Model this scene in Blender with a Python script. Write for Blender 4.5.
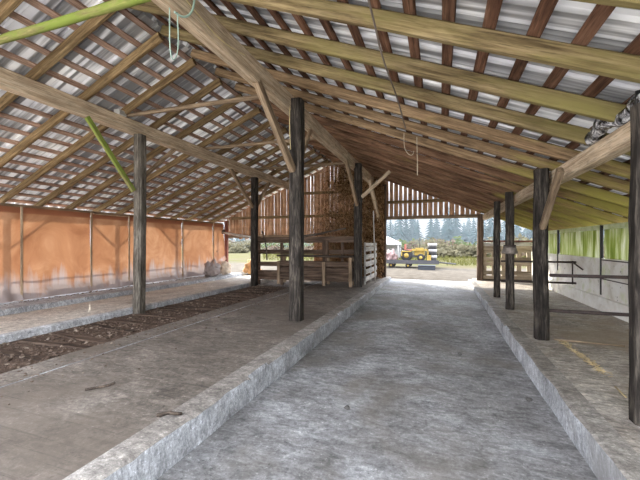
import bpy, bmesh, math, random
from mathutils import Vector, Matrix, Euler, noise
for o in list(bpy.data.objects):
    bpy.data.objects.remove(o)
S = bpy.context.scene
COL = S.collection
R = math.radians
rnd = random.Random(7)

# ------------------------------------------------------------------ camera
cam = bpy.data.cameras.new('camera')
cam.sensor_width = 36.0
cam.lens = 36.0 * 340 / 640
cam.shift_y = 3 / 640
cam.clip_start = 0.05
cam.clip_end = 600
co = bpy.data.objects.new('camera', cam)
COL.objects.link(co)
co.location = (0, 0, 1.6)
co.rotation_euler = (R(90), 0, R(19.3))
S.camera = co

# ------------------------------------------------------------------ sky, sun, exposure
W = bpy.data.worlds.new('sky')
S.world = W
W.use_nodes = True
nt = W.node_tree
nt.nodes.clear()
out = nt.nodes.new('ShaderNodeOutputWorld')
bg = nt.nodes.new('ShaderNodeBackground')
tc = nt.nodes.new('ShaderNodeTexCoord')
sep = nt.nodes.new('ShaderNodeSeparateXYZ')
nt.links.new(tc.outputs['Generated'], sep.inputs[0])
rz = nt.nodes.new('ShaderNodeValToRGB')           # height above the horizon
e = rz.color_ramp.elements
e[0].position = 0.0; e[0].color = (0.89, 0.905, 0.94, 1)
e[1].position = 0.6; e[1].color = (0.80, 0.85, 0.94, 1)
nt.links.new(sep.outputs['Z'], rz.inputs[0])
ry = nt.nodes.new('ShaderNodeMapRange')           # sky dimmed ahead, raised behind the viewer to fill the interior with light
ry.inputs['From Min'].default_value = 0.55
ry.inputs['From Max'].default_value = -0.35
ry.inputs['To Min'].default_value = 0.33
ry.inputs['To Max'].default_value = 4.0
ry.interpolation_type = 'SMOOTHSTEP'
nt.links.new(sep.outputs['Y'], ry.inputs[0])
nt.links.new(rz.outputs[0], bg.inputs['Color'])
rl = nt.nodes.new('ShaderNodeMapRange')           # sky above the low visible strip raised to light the far interior
rl.inputs['From Min'].default_value = 0.11
rl.inputs['From Max'].default_value = 0.30
rl.inputs['To Min'].default_value = 0.0
rl.inputs['To Max'].default_value = 4.2
nt.links.new(sep.outputs['Z'], rl.inputs[0])
mxs = nt.nodes.new('ShaderNodeMath'); mxs.operation = 'MAXIMUM'
nt.links.new(ry.outputs[0], mxs.inputs[0]); nt.links.new(rl.outputs[0], mxs.inputs[1])
rd = nt.nodes.new('ShaderNodeMapRange')           # added rear brightness is strongest near the horizon
rd.inputs['From Min'].default_value = 0.05
rd.inputs['From Max'].default_value = 0.6
rd.inputs['To Min'].default_value = 1.0
rd.inputs['To Max'].default_value = 0.42
nt.links.new(sep.outputs['Z'], rd.inputs[0])
mm = nt.nodes.new('ShaderNodeMath'); mm.operation = 'MULTIPLY'
nt.links.new(ry.outputs[0], mm.inputs[0]); nt.links.new(rd.outputs[0], mm.inputs[1])
nt.links.new(mm.outputs[0], mxs.inputs[0])
nt.links.new(mxs.outputs[0], bg.inputs['Strength'])
nt.links.new(bg.outputs[0], out.inputs['Surface'])

sl = bpy.data.lights.new('sun', 'SUN')
sl.energy = 6.2
sl.angle = R(0.6)
sl.color = (1.0, 0.93, 0.80)
so = bpy.data.objects.new('sun', sl)
COL.objects.link(so)
SEL = R(29)
sun_to = Vector((-0.80 * math.cos(SEL), 0.60 * math.cos(SEL), math.sin(SEL)))
so.rotation_euler = sun_to.to_track_quat('Z', 'Y').to_euler()
so.location = (-20, 20, 25)

S.view_settings.view_transform = 'Standard'
S.view_settings.look = 'None'
S.view_settings.gamma = 1
S.view_settings.use_curve_mapping = False
S.view_settings.exposure = 0.95
S.cycles.diffuse_bounces = 8
S.cycles.max_bounces = 14
S.cycles.sample_clamp_indirect = 6

# ------------------------------------------------------------------ material helpers
def nmat(name):
    m = bpy.data.materials.new(name)
    m.use_nodes = True
    t = m.node_tree
    p = t.nodes['Principled BSDF']
    return m, t, p

def N(t, kind, **kw):
    n = t.nodes.new(kind)
    for k, v in kw.items():
        setattr(n, k, v)
    return n

def coords(t, scale=(1, 1, 1), which='Object', rnd_off=True):
    tcn = N(t, 'ShaderNodeTexCoord')
    mp = N(t, 'ShaderNodeMapping')
    mp.inputs['Scale'].default_value = scale
    t.links.new(tcn.outputs[which], mp.inputs['Vector'])
    if rnd_off:
        oi = N(t, 'ShaderNodeObjectInfo')
        mu = N(t, 'ShaderNodeMath', operation='MULTIPLY')
        mu.inputs[1].default_value = 37.0
        t.links.new(oi.outputs['Random'], mu.inputs[0])
        t.links.new(mu.outputs[0], mp.inputs['Location'])
    return mp

def tex(t, vec, scale=1.0, detail=5, rough=0.6, dist=0.0):
    n = N(t, 'ShaderNodeTexNoise')
    n.inputs['Scale'].default_value = scale
    n.inputs['Detail'].default_value = detail
    n.inputs['Roughness'].default_value = rough
    n.inputs['Distortion'].default_value = dist
    t.links.new(vec.outputs[0], n.inputs['Vector'])
    return n

def ramp(t, src, stops):
    r = N(t, 'ShaderNodeValToRGB')
    els = r.color_ramp.elements
    while len(els) < len(stops):
        els.new(0.5)
    for el, (p, c) in zip(els, stops):
        el.position = p
        el.color = (c[0], c[1], c[2], 1) if not isinstance(c, float) else (c, c, c, 1)
    t.links.new(src.outputs[0], r.inputs[0])
    return r

def mix(t, a, b, fac, mode='MIX'):
    m = N(t, 'ShaderNodeMix', data_type='RGBA', blend_type=mode)
    for sock, v in ((m.inputs[6], a), (m.inputs[7], b), (m.inputs[0], fac)):
        if hasattr(v, 'outputs'):
            t.links.new(v.outputs[2] if v.bl_idname == 'ShaderNodeMix' else v.outputs[0], sock)
        elif isinstance(v, tuple):
            sock.default_value = (v[0], v[1], v[2], 1)
        else:
            sock.default_value = v
    return m

def setcol(t, p, node):
    t.links.new(node.outputs[2] if node.bl_idname == 'ShaderNodeMix' else node.outputs[0], p.inputs['Base Color'])

def bump(t, p, src, strength=0.3, dist=0.01):
    b = N(t, 'ShaderNodeBump')
    b.inputs['Strength'].default_value = strength
    b.inputs['Distance'].default_value = dist
    t.links.new(src.outputs[0], b.inputs['Height'])
    t.links.new(b.outputs[0], p.inputs['Normal'])

def wood(name, dark, mid, light, moss=None, moss_lo=0.5, moss_hi=0.65, rough=0.85, vary=0.35, grain=(1.3, 22, 22), eave=False):
    m, t, p = nmat(name)
    v = coords(t, grain)
    g = tex(t, v, 1.0, 6, 0.65, 0.4)
    c = ramp(t, g, [(0.33, dark), (0.5, mid), (0.67, light)])
    vf = coords(t, (grain[0] * 2.2, grain[1] * 2.2, grain[2] * 2.2))
    gf = tex(t, vf, 1.6, 3, 0.7)
    fine = ramp(t, gf, [(0.36, 0.55), (0.48, 1.0), (0.66, 1.22)])
    c = mix(t, c, fine, 0.8, 'MULTIPLY')
    vk = coords(t, (2.2, 7.0, 7.0))
    gk = tex(t, vk, 1.4, 2, 0.5)
    knot = ramp(t, gk, [(0.26, 0.45), (0.33, 1.0)])
    c = mix(t, c, knot, 0.8, 'MULTIPLY')
    v2 = coords(t, (0.9, 2.5, 2.5))
    g2 = tex(t, v2, 1.6, 4, 0.6)
    sh = ramp(t, g2, [(0.3, 0.62), (0.7, 1.12)])
    c = mix(t, c, sh, 0.9, 'MULTIPLY')
    oi = N(t, 'ShaderNodeObjectInfo')
    mr = N(t, 'ShaderNodeMapRange')
    mr.inputs['To Min'].default_value = 1 - vary
    mr.inputs['To Max'].default_value = 1 + vary * 0.5
    t.links.new(oi.outputs['Random'], mr.inputs[0])
    c = mix(t, c, mr, 1.0, 'MULTIPLY')
    if moss:
        v3 = coords(t, (0.6, 3, 3))
        g3 = tex(t, v3, 1.3, 5, 0.65)
        src = g3
        if eave:                                            # moss thickens towards the damp eave end of the rafter
            co_ = N(t, 'ShaderNodeTexCoord'); sx = N(t, 'ShaderNodeSeparateXYZ')
            t.links.new(co_.outputs['Object'], sx.inputs[0])
            mr_ = N(t, 'ShaderNodeMapRange')
            mr_.inputs['From Min'].default_value = 5.2; mr_.inputs['From Max'].default_value = 7.4; mr_.inputs['To Max'].default_value = 0.34
            t.links.new(sx.outputs['X'], mr_.inputs[0])
            src = N(t, 'ShaderNodeMath', operation='ADD')
            t.links.new(g3.outputs[0], src.inputs[0]); t.links.new(mr_.outputs[0], src.inputs[1])
        f = ramp(t, src, [(moss_lo, 0.0), (moss_hi, 1.0)])
        c = mix(t, c, moss, f)
    setcol(t, p, c)
    p.inputs['Roughness'].default_value = rough
    p.inputs['Specular IOR Level'].default_value = 0.2
    bump(t, p, g, 0.5, 0.006)
    return m

def plain(name, col, rough=0.7, metal=0.0, var=0.25, scale=6.0):
    m, t, p = nmat(name)
    v = coords(t)
    g = tex(t, v, scale, 4, 0.6)
    sh = ramp(t, g, [(0.3, 1.0 - var), (0.7, 1.0 + var * 0.4)])
    c = mix(t, col, sh, 1.0, 'MULTIPLY')
    setcol(t, p, c)
    p.inputs['Roughness'].default_value = rough
    p.inputs['Metallic'].default_value = metal
    bump(t, p, g, 0.15, 0.004)
    return m

M = {}
M['beam'] = wood('pale sawn timber', (0.40, 0.29, 0.19), (0.60, 0.47, 0.33), (0.74, 0.62, 0.46), vary=0.12)
M['post'] = wood('dark weathered post', (0.013, 0.011, 0.009), (0.042, 0.035, 0.030), (0.14, 0.12, 0.10), vary=0.2, grain=(3.0, 26, 26))
M['post_grey'] = wood('grey brown weathered post', (0.045, 0.038, 0.03), (0.115, 0.10, 0.082), (0.24, 0.215, 0.18), vary=0.1, grain=(3.0, 26, 26))
M['brace'] = wood('brown brace timber', (0.16, 0.11, 0.07), (0.30, 0.215, 0.14), (0.45, 0.34, 0.23), vary=0.25)
M['brace_moss'] = wood('mossy green timber', (0.14, 0.12, 0.05), (0.25, 0.23, 0.09), (0.36, 0.33, 0.13), moss=(0.18, 0.23, 0.045), moss_lo=0.40, moss_hi=0.5)
M['rafter'] = wood('brown rafter', (0.12, 0.075, 0.035), (0.24, 0.16, 0.08), (0.37, 0.265, 0.14), vary=0.2)
M['rafter_moss'] = wood('mossy rafter', (0.11, 0.075, 0.035), (0.23, 0.17, 0.085), (0.35, 0.27, 0.145), moss=(0.215, 0.185, 0.065), moss_lo=0.48, moss_hi=0.80, eave=True, vary=0.15)
M['rafter_red'] = wood('red brown rafter', (0.12, 0.06, 0.035), (0.24, 0.135, 0.08), (0.36, 0.22, 0.13), moss=(0.34, 0.30, 0.075), moss_lo=0.62, moss_hi=0.9, vary=0.2, eave=True)
M['rafter_r'] = wood('brown rafter under the right slope', (0.15, 0.095, 0.05), (0.28, 0.185, 0.105), (0.41, 0.29, 0.17), moss=(0.34, 0.30, 0.075), moss_lo=0.62, moss_hi=0.9, vary=0.2, eave=True)
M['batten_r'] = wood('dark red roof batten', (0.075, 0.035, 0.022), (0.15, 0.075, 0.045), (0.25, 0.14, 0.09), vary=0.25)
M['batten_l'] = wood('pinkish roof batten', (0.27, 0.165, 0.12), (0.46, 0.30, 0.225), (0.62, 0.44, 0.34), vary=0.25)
M['wallboard'] = wood('old barn boards', (0.25, 0.12, 0.06), (0.52, 0.30, 0.17), (0.72, 0.50, 0.34), vary=0.0, grain=(14, 14, 0.9))
M['fence'] = wood('brown fence board', (0.055, 0.036, 0.025), (0.115, 0.077, 0.055), (0.20, 0.145, 0.108), vary=0.3)
M['fence_light'] = wood('tan fence board', (0.17, 0.115, 0.07), (0.29, 0.21, 0.14), (0.42, 0.32, 0.23), vary=0.2)
M['white_wood'] = wood('white timber', (0.42, 0.39, 0.35), (0.62, 0.59, 0.55), (0.78, 0.76, 0.72), vary=0.12)  # boards in a near-white tone
M['pallet'] = wood('pale pallet board', (0.25, 0.185, 0.12), (0.41, 0.33, 0.24), (0.56, 0.48, 0.37), vary=0.2)
M['rail_red'] = wood('red brown rail', (0.14, 0.05, 0.04), (0.26, 0.10, 0.075), (0.36, 0.17, 0.12))
M['slat'] = wood('rotten dark slat', (0.035, 0.023, 0.017), (0.085, 0.057, 0.042), (0.17, 0.12, 0.09), vary=0.4)
M['batten_w'] = wood('pale wall batten', (0.30, 0.20, 0.12), (0.45, 0.32, 0.21), (0.58, 0.45, 0.32), vary=0.15)
M['stick'] = wood('dark stick', (0.04, 0.03, 0.025), (0.09, 0.07, 0.055), (0.17, 0.13, 0.10))
M['pipe'] = plain('rusty pipe', (0.055, 0.038, 0.034), 0.7, 0.1, 0.5, 14)
M['pipe_grey'] = plain('dull brown grey metal', (0.30, 0.26, 0.23), 0.55, 0.3, 0.5, 14)
M['black_metal'] = plain('black iron', (0.02, 0.02, 0.02), 0.6, 0.2)
M['zinc'] = plain('galvanised zinc', (0.55, 0.55, 0.54), 0.45, 0.6, 0.3, 18)
M['white_box'] = plain('white plastic box', (0.72, 0.72, 0.69), 0.5)
M['wire_green'] = plain('pale green wire', (0.36, 0.50, 0.42), 0.5)
M['wire_yellow'] = plain('yellow wire', (0.70, 0.58, 0.30), 0.5)
M['rope_tan'] = plain('tan rope', (0.55, 0.46, 0.34), 0.9)
M['cable'] = plain('grey brown cable', (0.20, 0.16, 0.13), 0.7)
M['straw'] = plain('straw', (0.46, 0.36, 0.20), 0.8, 0, 0.4)
M['stone'] = plain('dark stone', (0.10, 0.095, 0.09), 0.9)

def concrete(name, a, b, c_, groove=None, stain=None, sc=1.0, line=False, straw=0.0):
    m, t, p = nmat(name)
    v = coords(t, (sc, sc, sc), rnd_off=False)
    g1 = tex(t, v, 0.9, 6, 0.62, 0.6)
    c = ramp(t, g1, [(0.32, a), (0.5, b), (0.68, c_)])
    v2 = coords(t, (9 * sc, 2.2 * sc, 4), rnd_off=False)      # scuffs drawn across the aisle
    v2b = coords(t, (3.2 * sc, 8 * sc, 6), rnd_off=False)
    g2 = tex(t, v2b, 1.6, 6, 0.7, 0.8)
    sh = ramp(t, g2, [(0.34, 0.50), (0.52, 1.0), (0.66, 1.50)])
    c = mix(t, c, sh, 0.8, 'MULTIPLY')
    g3 = tex(t, v, 24, 6, 0.8)
    sh3 = ramp(t, g3, [(0.34, 0.5), (0.52, 1.0), (0.70, 1.45)])
    c = mix(t, c, sh3, 0.75, 'MULTIPLY')
    g5 = tex(t, v, 34, 3, 0.6)
    sp5 = ramp(t, g5, [(0.30, 0.40), (0.38, 1.0), (0.60, 1.0), (0.68, 1.75)])
    c = mix(t, c, sp5, 0.8, 'MULTIPLY')
    g6 = tex(t, v, 5.5, 6, 0.75, 0.8)
    sp6 = ramp(t, g6, [(0.36, 0.62), (0.46, 1.0), (0.57, 1.0), (0.66, 1.42)])
    c = mix(t, c, sp6, 0.85, 'MULTIPLY')
    if stain:
        g4 = tex(t, v, 0.55, 5, 0.6, 0.5)
        f = ramp(t, g4, [(0.50, 0.0), (0.63, 1.0)])
        c = mix(t, c, stain, mix_half(t, f, 0.75))
    h = g3
    if groove:
        vg = coords(t, (0.45, groove * 4, 1), rnd_off=False)     # broomed lines across the slab
        wv = tex(t, vg, 1.0, 4, 0.75, 0.15)
        gr = ramp(t, wv, [(0.30, 0.55), (0.44, 0.98), (0.60, 1.06)])
        c = mix(t, c, gr, 0.8, 'MULTIPLY')
        ad = N(t, 'ShaderNodeMath', operation='ADD')
        wm = N(t, 'ShaderNodeMath', operation='MULTIPLY'); wm.inputs[1].default_value = 0.25
        t.links.new(wv.outputs[0], wm.inputs[0]); t.links.new(wm.outputs[0], ad.inputs[0])
        t.links.new(g3.outputs[0], ad.inputs[1])
        h = ad
    setcol(t, p, c)
    p.inputs['Roughness'].default_value = 0.72
    p.inputs['Specular IOR Level'].default_value = 0.35
    bump(t, p, h, 0.45, 0.006)
    return m

def mix_half(t, f, k):
    mu = N(t, 'ShaderNodeMath', operation='MULTIPLY')
    mu.inputs[1].default_value = k
    t.links.new(f.outputs[0], mu.inputs[0])
    return mu

M['lane'] = concrete('lane concrete', (0.18, 0.175, 0.17), (0.285, 0.282, 0.285), (0.43, 0.438, 0.455), stain=(0.19, 0.168, 0.14))
M['plat'] = concrete('platform concrete', (0.122, 0.104, 0.087), (0.185, 0.160, 0.137), (0.275, 0.243, 0.212), groove=7.0, stain=(0.16, 0.132, 0.108))
M['plat_r'] = concrete('right platform concrete', (0.27, 0.235, 0.20), (0.39, 0.35, 0.31), (0.52, 0.48, 0.43), groove=6.0, stain=(0.30, 0.235, 0.17))
M['floor_l'] = concrete('left aisle concrete', (0.42, 0.375, 0.32), (0.54, 0.49, 0.43), (0.64, 0.60, 0.54))
M['curb'] = concrete('pale worn curb', (0.24, 0.245, 0.255), (0.43, 0.445, 0.47), (0.60, 0.62, 0.655), sc=2.2, stain=(0.22, 0.215, 0.21))
M['curb_top'] = concrete('worn grey curb top', (0.20, 0.18, 0.16), (0.30, 0.275, 0.25), (0.41, 0.385, 0.355), sc=1.4)
M['ledge'] = concrete('blue grey ledge', (0.30, 0.305, 0.315), (0.44, 0.45, 0.465), (0.56, 0.575, 0.60), sc=1.6)

def soil_mat(name, a, b, c_, sc=5):
    m, t, p = nmat(name)
    v = coords(t, rnd_off=False)
    g = tex(t, v, sc, 8, 0.7)
    c = ramp(t, g, [(0.3, a), (0.5, b), (0.72, c_)])
    setcol(t, p, c)
    p.inputs['Roughness'].default_value = 0.95
    bump(t, p, g, 1.0, 0.04)
    return m
M['soil'] = soil_mat('gutter soil', (0.03, 0.018, 0.012), (0.085, 0.052, 0.034), (0.19, 0.13, 0.09), 7)
M['clod'] = soil_mat('soil clods', (0.04, 0.026, 0.018), (0.11, 0.072, 0.05), (0.46, 0.38, 0.31), 9)
M['gravel'] = soil_mat('gravel yard', (0.20, 0.175, 0.14), (0.27, 0.24, 0.20), (0.36, 0.33, 0.28), 2)

# corrugated metal
m, t, p = nmat('galvanised roof sheet')
v = coords(t, (1, 1, 1), rnd_off=False)
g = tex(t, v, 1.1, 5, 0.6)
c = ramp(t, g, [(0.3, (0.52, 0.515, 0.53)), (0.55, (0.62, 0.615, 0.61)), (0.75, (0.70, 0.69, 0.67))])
v2 = coords(t, (0.35, 9.0, 0.35), rnd_off=False)            # painted bands down the slope imitate lit and rafter-shaded stripes
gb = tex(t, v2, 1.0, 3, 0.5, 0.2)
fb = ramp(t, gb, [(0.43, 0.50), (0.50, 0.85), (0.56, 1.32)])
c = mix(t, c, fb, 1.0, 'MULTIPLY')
setcol(t, p, c)
p.inputs['Metallic'].default_value = 0.15
p.inputs['Roughness'].default_value = 0.42
tr = N(t, 'ShaderNodeBsdfTranslucent')                     # translucency added to the metal to brighten the interior
t.links.new(c.outputs[2], tr.inputs['Color'])
ms = N(t, 'ShaderNodeMixShader'); ms.inputs[0].default_value = 0.18
t.links.new(p.outputs[0], ms.inputs[1]); t.links.new(tr.outputs[0], ms.inputs[2])
t.links.new(ms.outputs[0], t.nodes['Material Output'].inputs['Surface'])
M['sheet'] = m

# low concrete wall outside the foot of the tarps is built further down
# orange plastic tarp
EYE_ = 1.6
m, t, p = nmat('orange tarp')
v = coords(t, (1, 1, 1), rnd_off=False)
g = tex(t, v, 1.2, 5, 0.6, 0.8)
c = ramp(t, g, [(0.30, (0.27, 0.115, 0.056)), (0.5, (0.37, 0.18, 0.092)), (0.68, (0.48, 0.265, 0.15))])
sp = N(t, 'ShaderNodeSeparateXYZ')
t.links.new(v.outputs[0], sp.inputs[0])
vs = coords(t, (3, 3, 0.25), rnd_off=False)
gs = tex(t, vs, 1.5, 4, 0.6)
ad = N(t, 'ShaderNodeMath', operation='MULTIPLY_ADD')       # dust splashed up from the floor, ragged upper edge
ad.inputs[1].default_value = 1.75
t.links.new(gs.outputs[0], ad.inputs[0])
ng = N(t, 'ShaderNodeMath', operation='MULTIPLY')
ng.inputs[1].default_value = -1.0
t.links.new(sp.outputs['Z'], ng.inputs[0])
t.links.new(ng.outputs[0], ad.inputs[2])
fd = ramp(t, ad, [(0.0, 0.0), (0.40, 0.92)])
c = mix(t, c, (0.40, 0.345, 0.335), fd)
ft = N(t, 'ShaderNodeMapRange')                            # doubled red-brown hem along the top
ft.inputs['From Min'].default_value = EYE_ + 0.70; ft.inputs['From Max'].default_value = EYE_ + 0.73
t.links.new(sp.outputs['Z'], ft.inputs[0])
c = mix(t, c, (0.27, 0.10, 0.05), ft)
df = N(t, 'ShaderNodeBsdfDiffuse')
tr = N(t, 'ShaderNodeBsdfTranslucent')
gl = N(t, 'ShaderNodeBsdfGlossy')
gl.inputs['Roughness'].default_value = 0.35
for n in (df, tr):
    t.links.new(c.outputs[2], n.inputs['Color'])
m1 = N(t, 'ShaderNodeMixShader'); m1.inputs[0].default_value = 0.25
m2 = N(t, 'ShaderNodeMixShader'); m2.inputs[0].default_value = 0.05
t.links.new(df.outputs[0], m1.inputs[1]); t.links.new(tr.outputs[0], m1.inputs[2])
t.links.new(m1.outputs[0], m2.inputs[1]); t.links.new(gl.outputs[0], m2.inputs[2])
t.links.new(m2.outputs[0], t.nodes['Material Output'].inputs['Surface'])
M['tarp'] = m

def translucent(name, cols, k=0.5, scale=(1, 1, 1), nscale=2.0, rough=0.5):
    m, t, p = nmat(name)
    v = coords(t, scale, rnd_off=False)
    g = tex(t, v, nscale, 5, 0.65, 0.5)
    c = ramp(t, g, cols)
    df = N(t, 'ShaderNodeBsdfDiffuse'); tr = N(t, 'ShaderNodeBsdfTranslucent')
    for n in (df, tr):
        t.links.new(c.outputs[0], n.inputs['Color'])
    m1 = N(t, 'ShaderNodeMixShader'); m1.inputs[0].default_value = k
    t.links.new(df.outputs[0], m1.inputs[1]); t.links.new(tr.outputs[0], m1.inputs[2])
    t.links.new(m1.outputs[0], t.nodes['Material Output'].inputs['Surface'])
    return m
M['green_panel'] = translucent('mossy wall panel', [(0.30, (0.24, 0.30, 0.07)), (0.44, (0.40, 0.46, 0.16)), (0.54, (0.60, 0.63, 0.40)), (0.66, (0.76, 0.77, 0.66))], 0.45, (1, 4.5, 0.5), 1.6)
M['pale_panel'] = translucent('pale mossy fascia', [(0.3, (0.45, 0.52, 0.22)), (0.5, (0.66, 0.70, 0.48)), (0.7, (0.78, 0.80, 0.68))], 0.3, (1, 2, 2), 1.5)
M['foliage_pale'] = translucent('pale scrub foliage', [(0.3, (0.085, 0.078, 0.052)), (0.5, (0.13, 0.12, 0.08)), (0.7, (0.18, 0.165, 0.115))], 0.3)
M['foliage_brown'] = translucent('brown scrub foliage', [(0.3, (0.08, 0.06, 0.045)), (0.5, (0.13, 0.10, 0.076)), (0.7, (0.175, 0.142, 0.112))], 0.3)
M['foliage_green'] = translucent('green scrub foliage', [(0.3, (0.05, 0.072, 0.027)), (0.5, (0.085, 0.11, 0.042)), (0.7, (0.13, 0.15, 0.065))], 0.4)
M['conifer'] = translucent('conifer needles', [(0.3, (0.022, 0.042, 0.045)), (0.6, (0.042, 0.072, 0.076)), (0.8, (0.065, 0.10, 0.10))], 0.2)
M['grass'] = translucent('yellow green grass', [(0.3, (0.055, 0.062, 0.018)), (0.5, (0.09, 0.09, 0.03)), (0.7, (0.12, 0.11, 0.045))], 0.4)
M['vine'] = translucent('dead vine', [(0.36, (0.04, 0.022, 0.012)), (0.47, (0.22, 0.12, 0.055)), (0.58, (0.50, 0.31, 0.16)), (0.75, (0.74, 0.54, 0.32))], 0.25, (1, 1, 1), 9)

# whitewashed wall with dark cracks
m, t, p = nmat('whitewashed concrete wall')
v = coords(t, (1, 1, 1), rnd_off=False)
g = tex(t, v, 2.2, 6, 0.65, 0.5)
c = ramp(t, g, [(0.28, (0.55, 0.51, 0.43)), (0.45, (0.74, 0.72, 0.67)), (0.65, (0.85, 0.85, 0.82))])
g2 = tex(t, v, 9, 4, 0.7)
f = ramp(t, g2, [(0.63, 0.0), (0.70, 0.8)])
c = mix(t, c, (0.13, 0.11, 0.09), f)
v3 = coords(t, (1, 2.5, 2.5), rnd_off=False)
g3 = tex(t, v3, 1.0, 3)
f3 = ramp(t, g3, [(0.56, 0.0), (0.70, 0.55)])
c = mix(t, c, (0.50, 0.58, 0.24), f3)
setcol(t, p, c); p.inputs['Roughness'].default_value = 0.9
bump(t, p, g2, 0.4, 0.01)
M['whitewash'] = m

# plastic wrap
m, t, p = nmat('clear and black plastic with painted glints')
v = coords(t, (1, 1, 1))
g = tex(t, v, 11, 5, 0.7, 0.6)
c = ramp(t, g, [(0.42, (0.02, 0.02, 0.022)), (0.52, (0.22, 0.22, 0.23)), (0.60, (0.75, 0.75, 0.76))])  # pale patches: clear wrap, with its white glints painted into the colour
setcol(t, p, c); p.inputs['Roughness'].default_value = 0.25
M['plastic'] = m

# ------------------------------------------------------------------ object helpers
WM = {}
def tag(o, label=None, cat=None, group=None, kind=None):
    if label: o['label'] = label
    if cat: o['category'] = cat
    if group: o['group'] = group
    if kind: o['kind'] = kind
    return o

def link(name, me, mat, mw=None, parent=None):
    if mat is not None and not me.materials:
        me.materials.append(mat)
    o = bpy.data.objects.new(name, me)
    COL.objects.link(o)
    mw = mw if mw is not None else Matrix.Identity(4)
    if parent is not None:
        o.parent = parent
        o.matrix_basis = WM[parent.name].inverted() @ mw
    else:
        o.matrix_basis = mw
    WM[o.name] = mw
    return o

def empty(name, loc, rotz=0.0):
    o = bpy.data.objects.new(name, None)
    o.empty_display_size = 0.2
    COL.objects.link(o)
    mw = Matrix.Translation(loc) @ Matrix.Rotation(rotz, 4, 'Z')
    o.matrix_basis = mw
    WM[o.name] = mw
    return o

def mesh_from(verts, faces, name='mesh', smooth=False):
    me = bpy.data.meshes.new(name)
    me.from_pydata([tuple(v) for v in verts], [], faces)
    bm = bmesh.new(); bm.from_mesh(me)
    bmesh.ops.recalc_face_normals(bm, faces=bm.faces)
    bm.to_mesh(me); bm.free()
    if smooth:
        for f in me.polygons: f.use_smooth = True
    me.update()
    return me

def section(w, h, ch, kind):
    if kind == 'pole':
        n = 10
        return [(math.cos(2 * math.pi * i / n) * w / 2, math.sin(2 * math.pi * i / n) * h / 2) for i in range(n)]
    a, b = w / 2, h / 2
    ch = min(ch, a * 0.45, b * 0.45)
    return [(a, -b + ch), (a, b - ch), (a - ch, b), (-a + ch, b), (-a, b - ch), (-a, -b + ch), (-a + ch, -b), (a - ch, -b)]

def loft(L, w, h, ch=0.012, kind='box', segs=8, jit=0.004, seed=0, taper=1.0, sag=0.0):
    """a timber of length L along local X, w across local Y, h along local Z, a little uneven"""
    r = random.Random(seed)
    sec = section(w, h, ch, kind)
    n = len(sec)
    vs, fs = [], []
    oy = oz = 0.0
    for i in range(segs + 1):
        f = i / segs
        k = 1 + (taper - 1) * f
        oy += r.uniform(-jit, jit) * 0.6; oz += r.uniform(-jit, jit) * 0.6
        s = math.sin(f * math.pi) * sag
        for (y, z) in sec:
            vs.append((f * L, y * k + oy + r.uniform(-jit, jit) * 0.5, z * k + oz - s + r.uniform(-jit, jit) * 0.5))
    for i in range(segs):
        for j in range(n):
            a = i * n + j; b = i * n + (j + 1) % n
            fs.append((a, b, b + n, a + n))
    fs.append(tuple(range(n - 1, -1, -1)))
    fs.append(tuple(range(segs * n, segs * n + n)))
    return mesh_from(vs, fs, 'timber', smooth=(kind == 'pole'))

def frame_to(p0, p1, up=(0, 0, 1)):
    p0, p1 = Vector(p0), Vector(p1)
    x = (p1 - p0).normalized()
    u = Vector(up)
    if abs(x.dot(u)) > 0.98: u = Vector((0, 1, 0))
    y = u.cross(x).normalized()
    z = x.cross(y)
    mw = Matrix((x, y, z)).transposed().to_4x4()
    mw.translation = p0
    return mw, (p1 - p0).length

SEED = [0]
def timber(name, p0, p1, w, h, mat, parent=None, up=(0, 0, 1), **kw):
    SEED[0] += 1
    mw, L = frame_to(p0, p1, up)
    return link(name, loft(L, w, h, seed=SEED[0], **kw), M[mat], mw, parent)

def boxes_mesh(lst):
    vs, fs = [], []
    for (x0, x1, y0, y1, z0, z1) in lst:
        b = len(vs)
        vs += [(x0, y0, z0), (x1, y0, z0), (x1, y1, z0), (x0, y1, z0), (x0, y0, z1), (x1, y0, z1), (x1, y1, z1), (x0, y1, z1)]
        fs += [(b, b + 3, b + 2, b + 1), (b + 4, b + 5, b + 6, b + 7), (b, b + 1, b + 5, b + 4), (b + 1, b + 2, b + 6, b + 5), (b + 2, b + 3, b + 7, b + 6), (b + 3, b, b + 4, b + 7)]
    return mesh_from(vs, fs, 'boxes')

def tube_mesh(pts, r, n=8, smooth_pts=0, closed=False):
    P = [Vector(p) for p in pts]
    for _ in range(smooth_pts):
        Q = [P[0]]
        for a, b in zip(P, P[1:]):
            Q += [a * 0.75 + b * 0.25, a * 0.25 + b * 0.75]
        Q.append(P[-1]); P = Q
    vs, fs = [], []
    pu = None
    for i, q in enumerate(P):
        d = (P[min(i + 1, len(P) - 1)] - P[max(i - 1, 0)]).normalized()
        u = pu if pu is not None else (Vector((0, 0, 1)) if abs(d.z) < 0.9 else Vector((1, 0, 0)))
        s = d.cross(u)
        if s.length < 1e-4: s = d.cross(Vector((0.3, 1, 0.2)))
        s.normalize(); u = s.cross(d).normalized(); pu = u
        rr = r[i] if isinstance(r, list) else r
        for k in range(n):
            a = 2 * math.pi * k / n
            vs.append(q + s * math.cos(a) * rr + u * math.sin(a) * rr)
    for i in range(len(P) - 1):
        for k in range(n):
            a = i * n + k; b = i * n + (k + 1) % n
            fs.append((a, b, b + n, a + n))
    fs.append(tuple(range(n))); fs.append(tuple(range(len(vs) - n, len(vs))))
    return mesh_from(vs, fs, 'tube', True)

def tube(name, pts, r, mat, parent=None, n=8, smooth_pts=0):
    b = Vector(pts[0])
    me = tube_mesh([Vector(p) - b for p in pts], r, n, smooth_pts)
    return link(name, me, M[mat], Matrix.Translation(b), parent)

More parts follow.
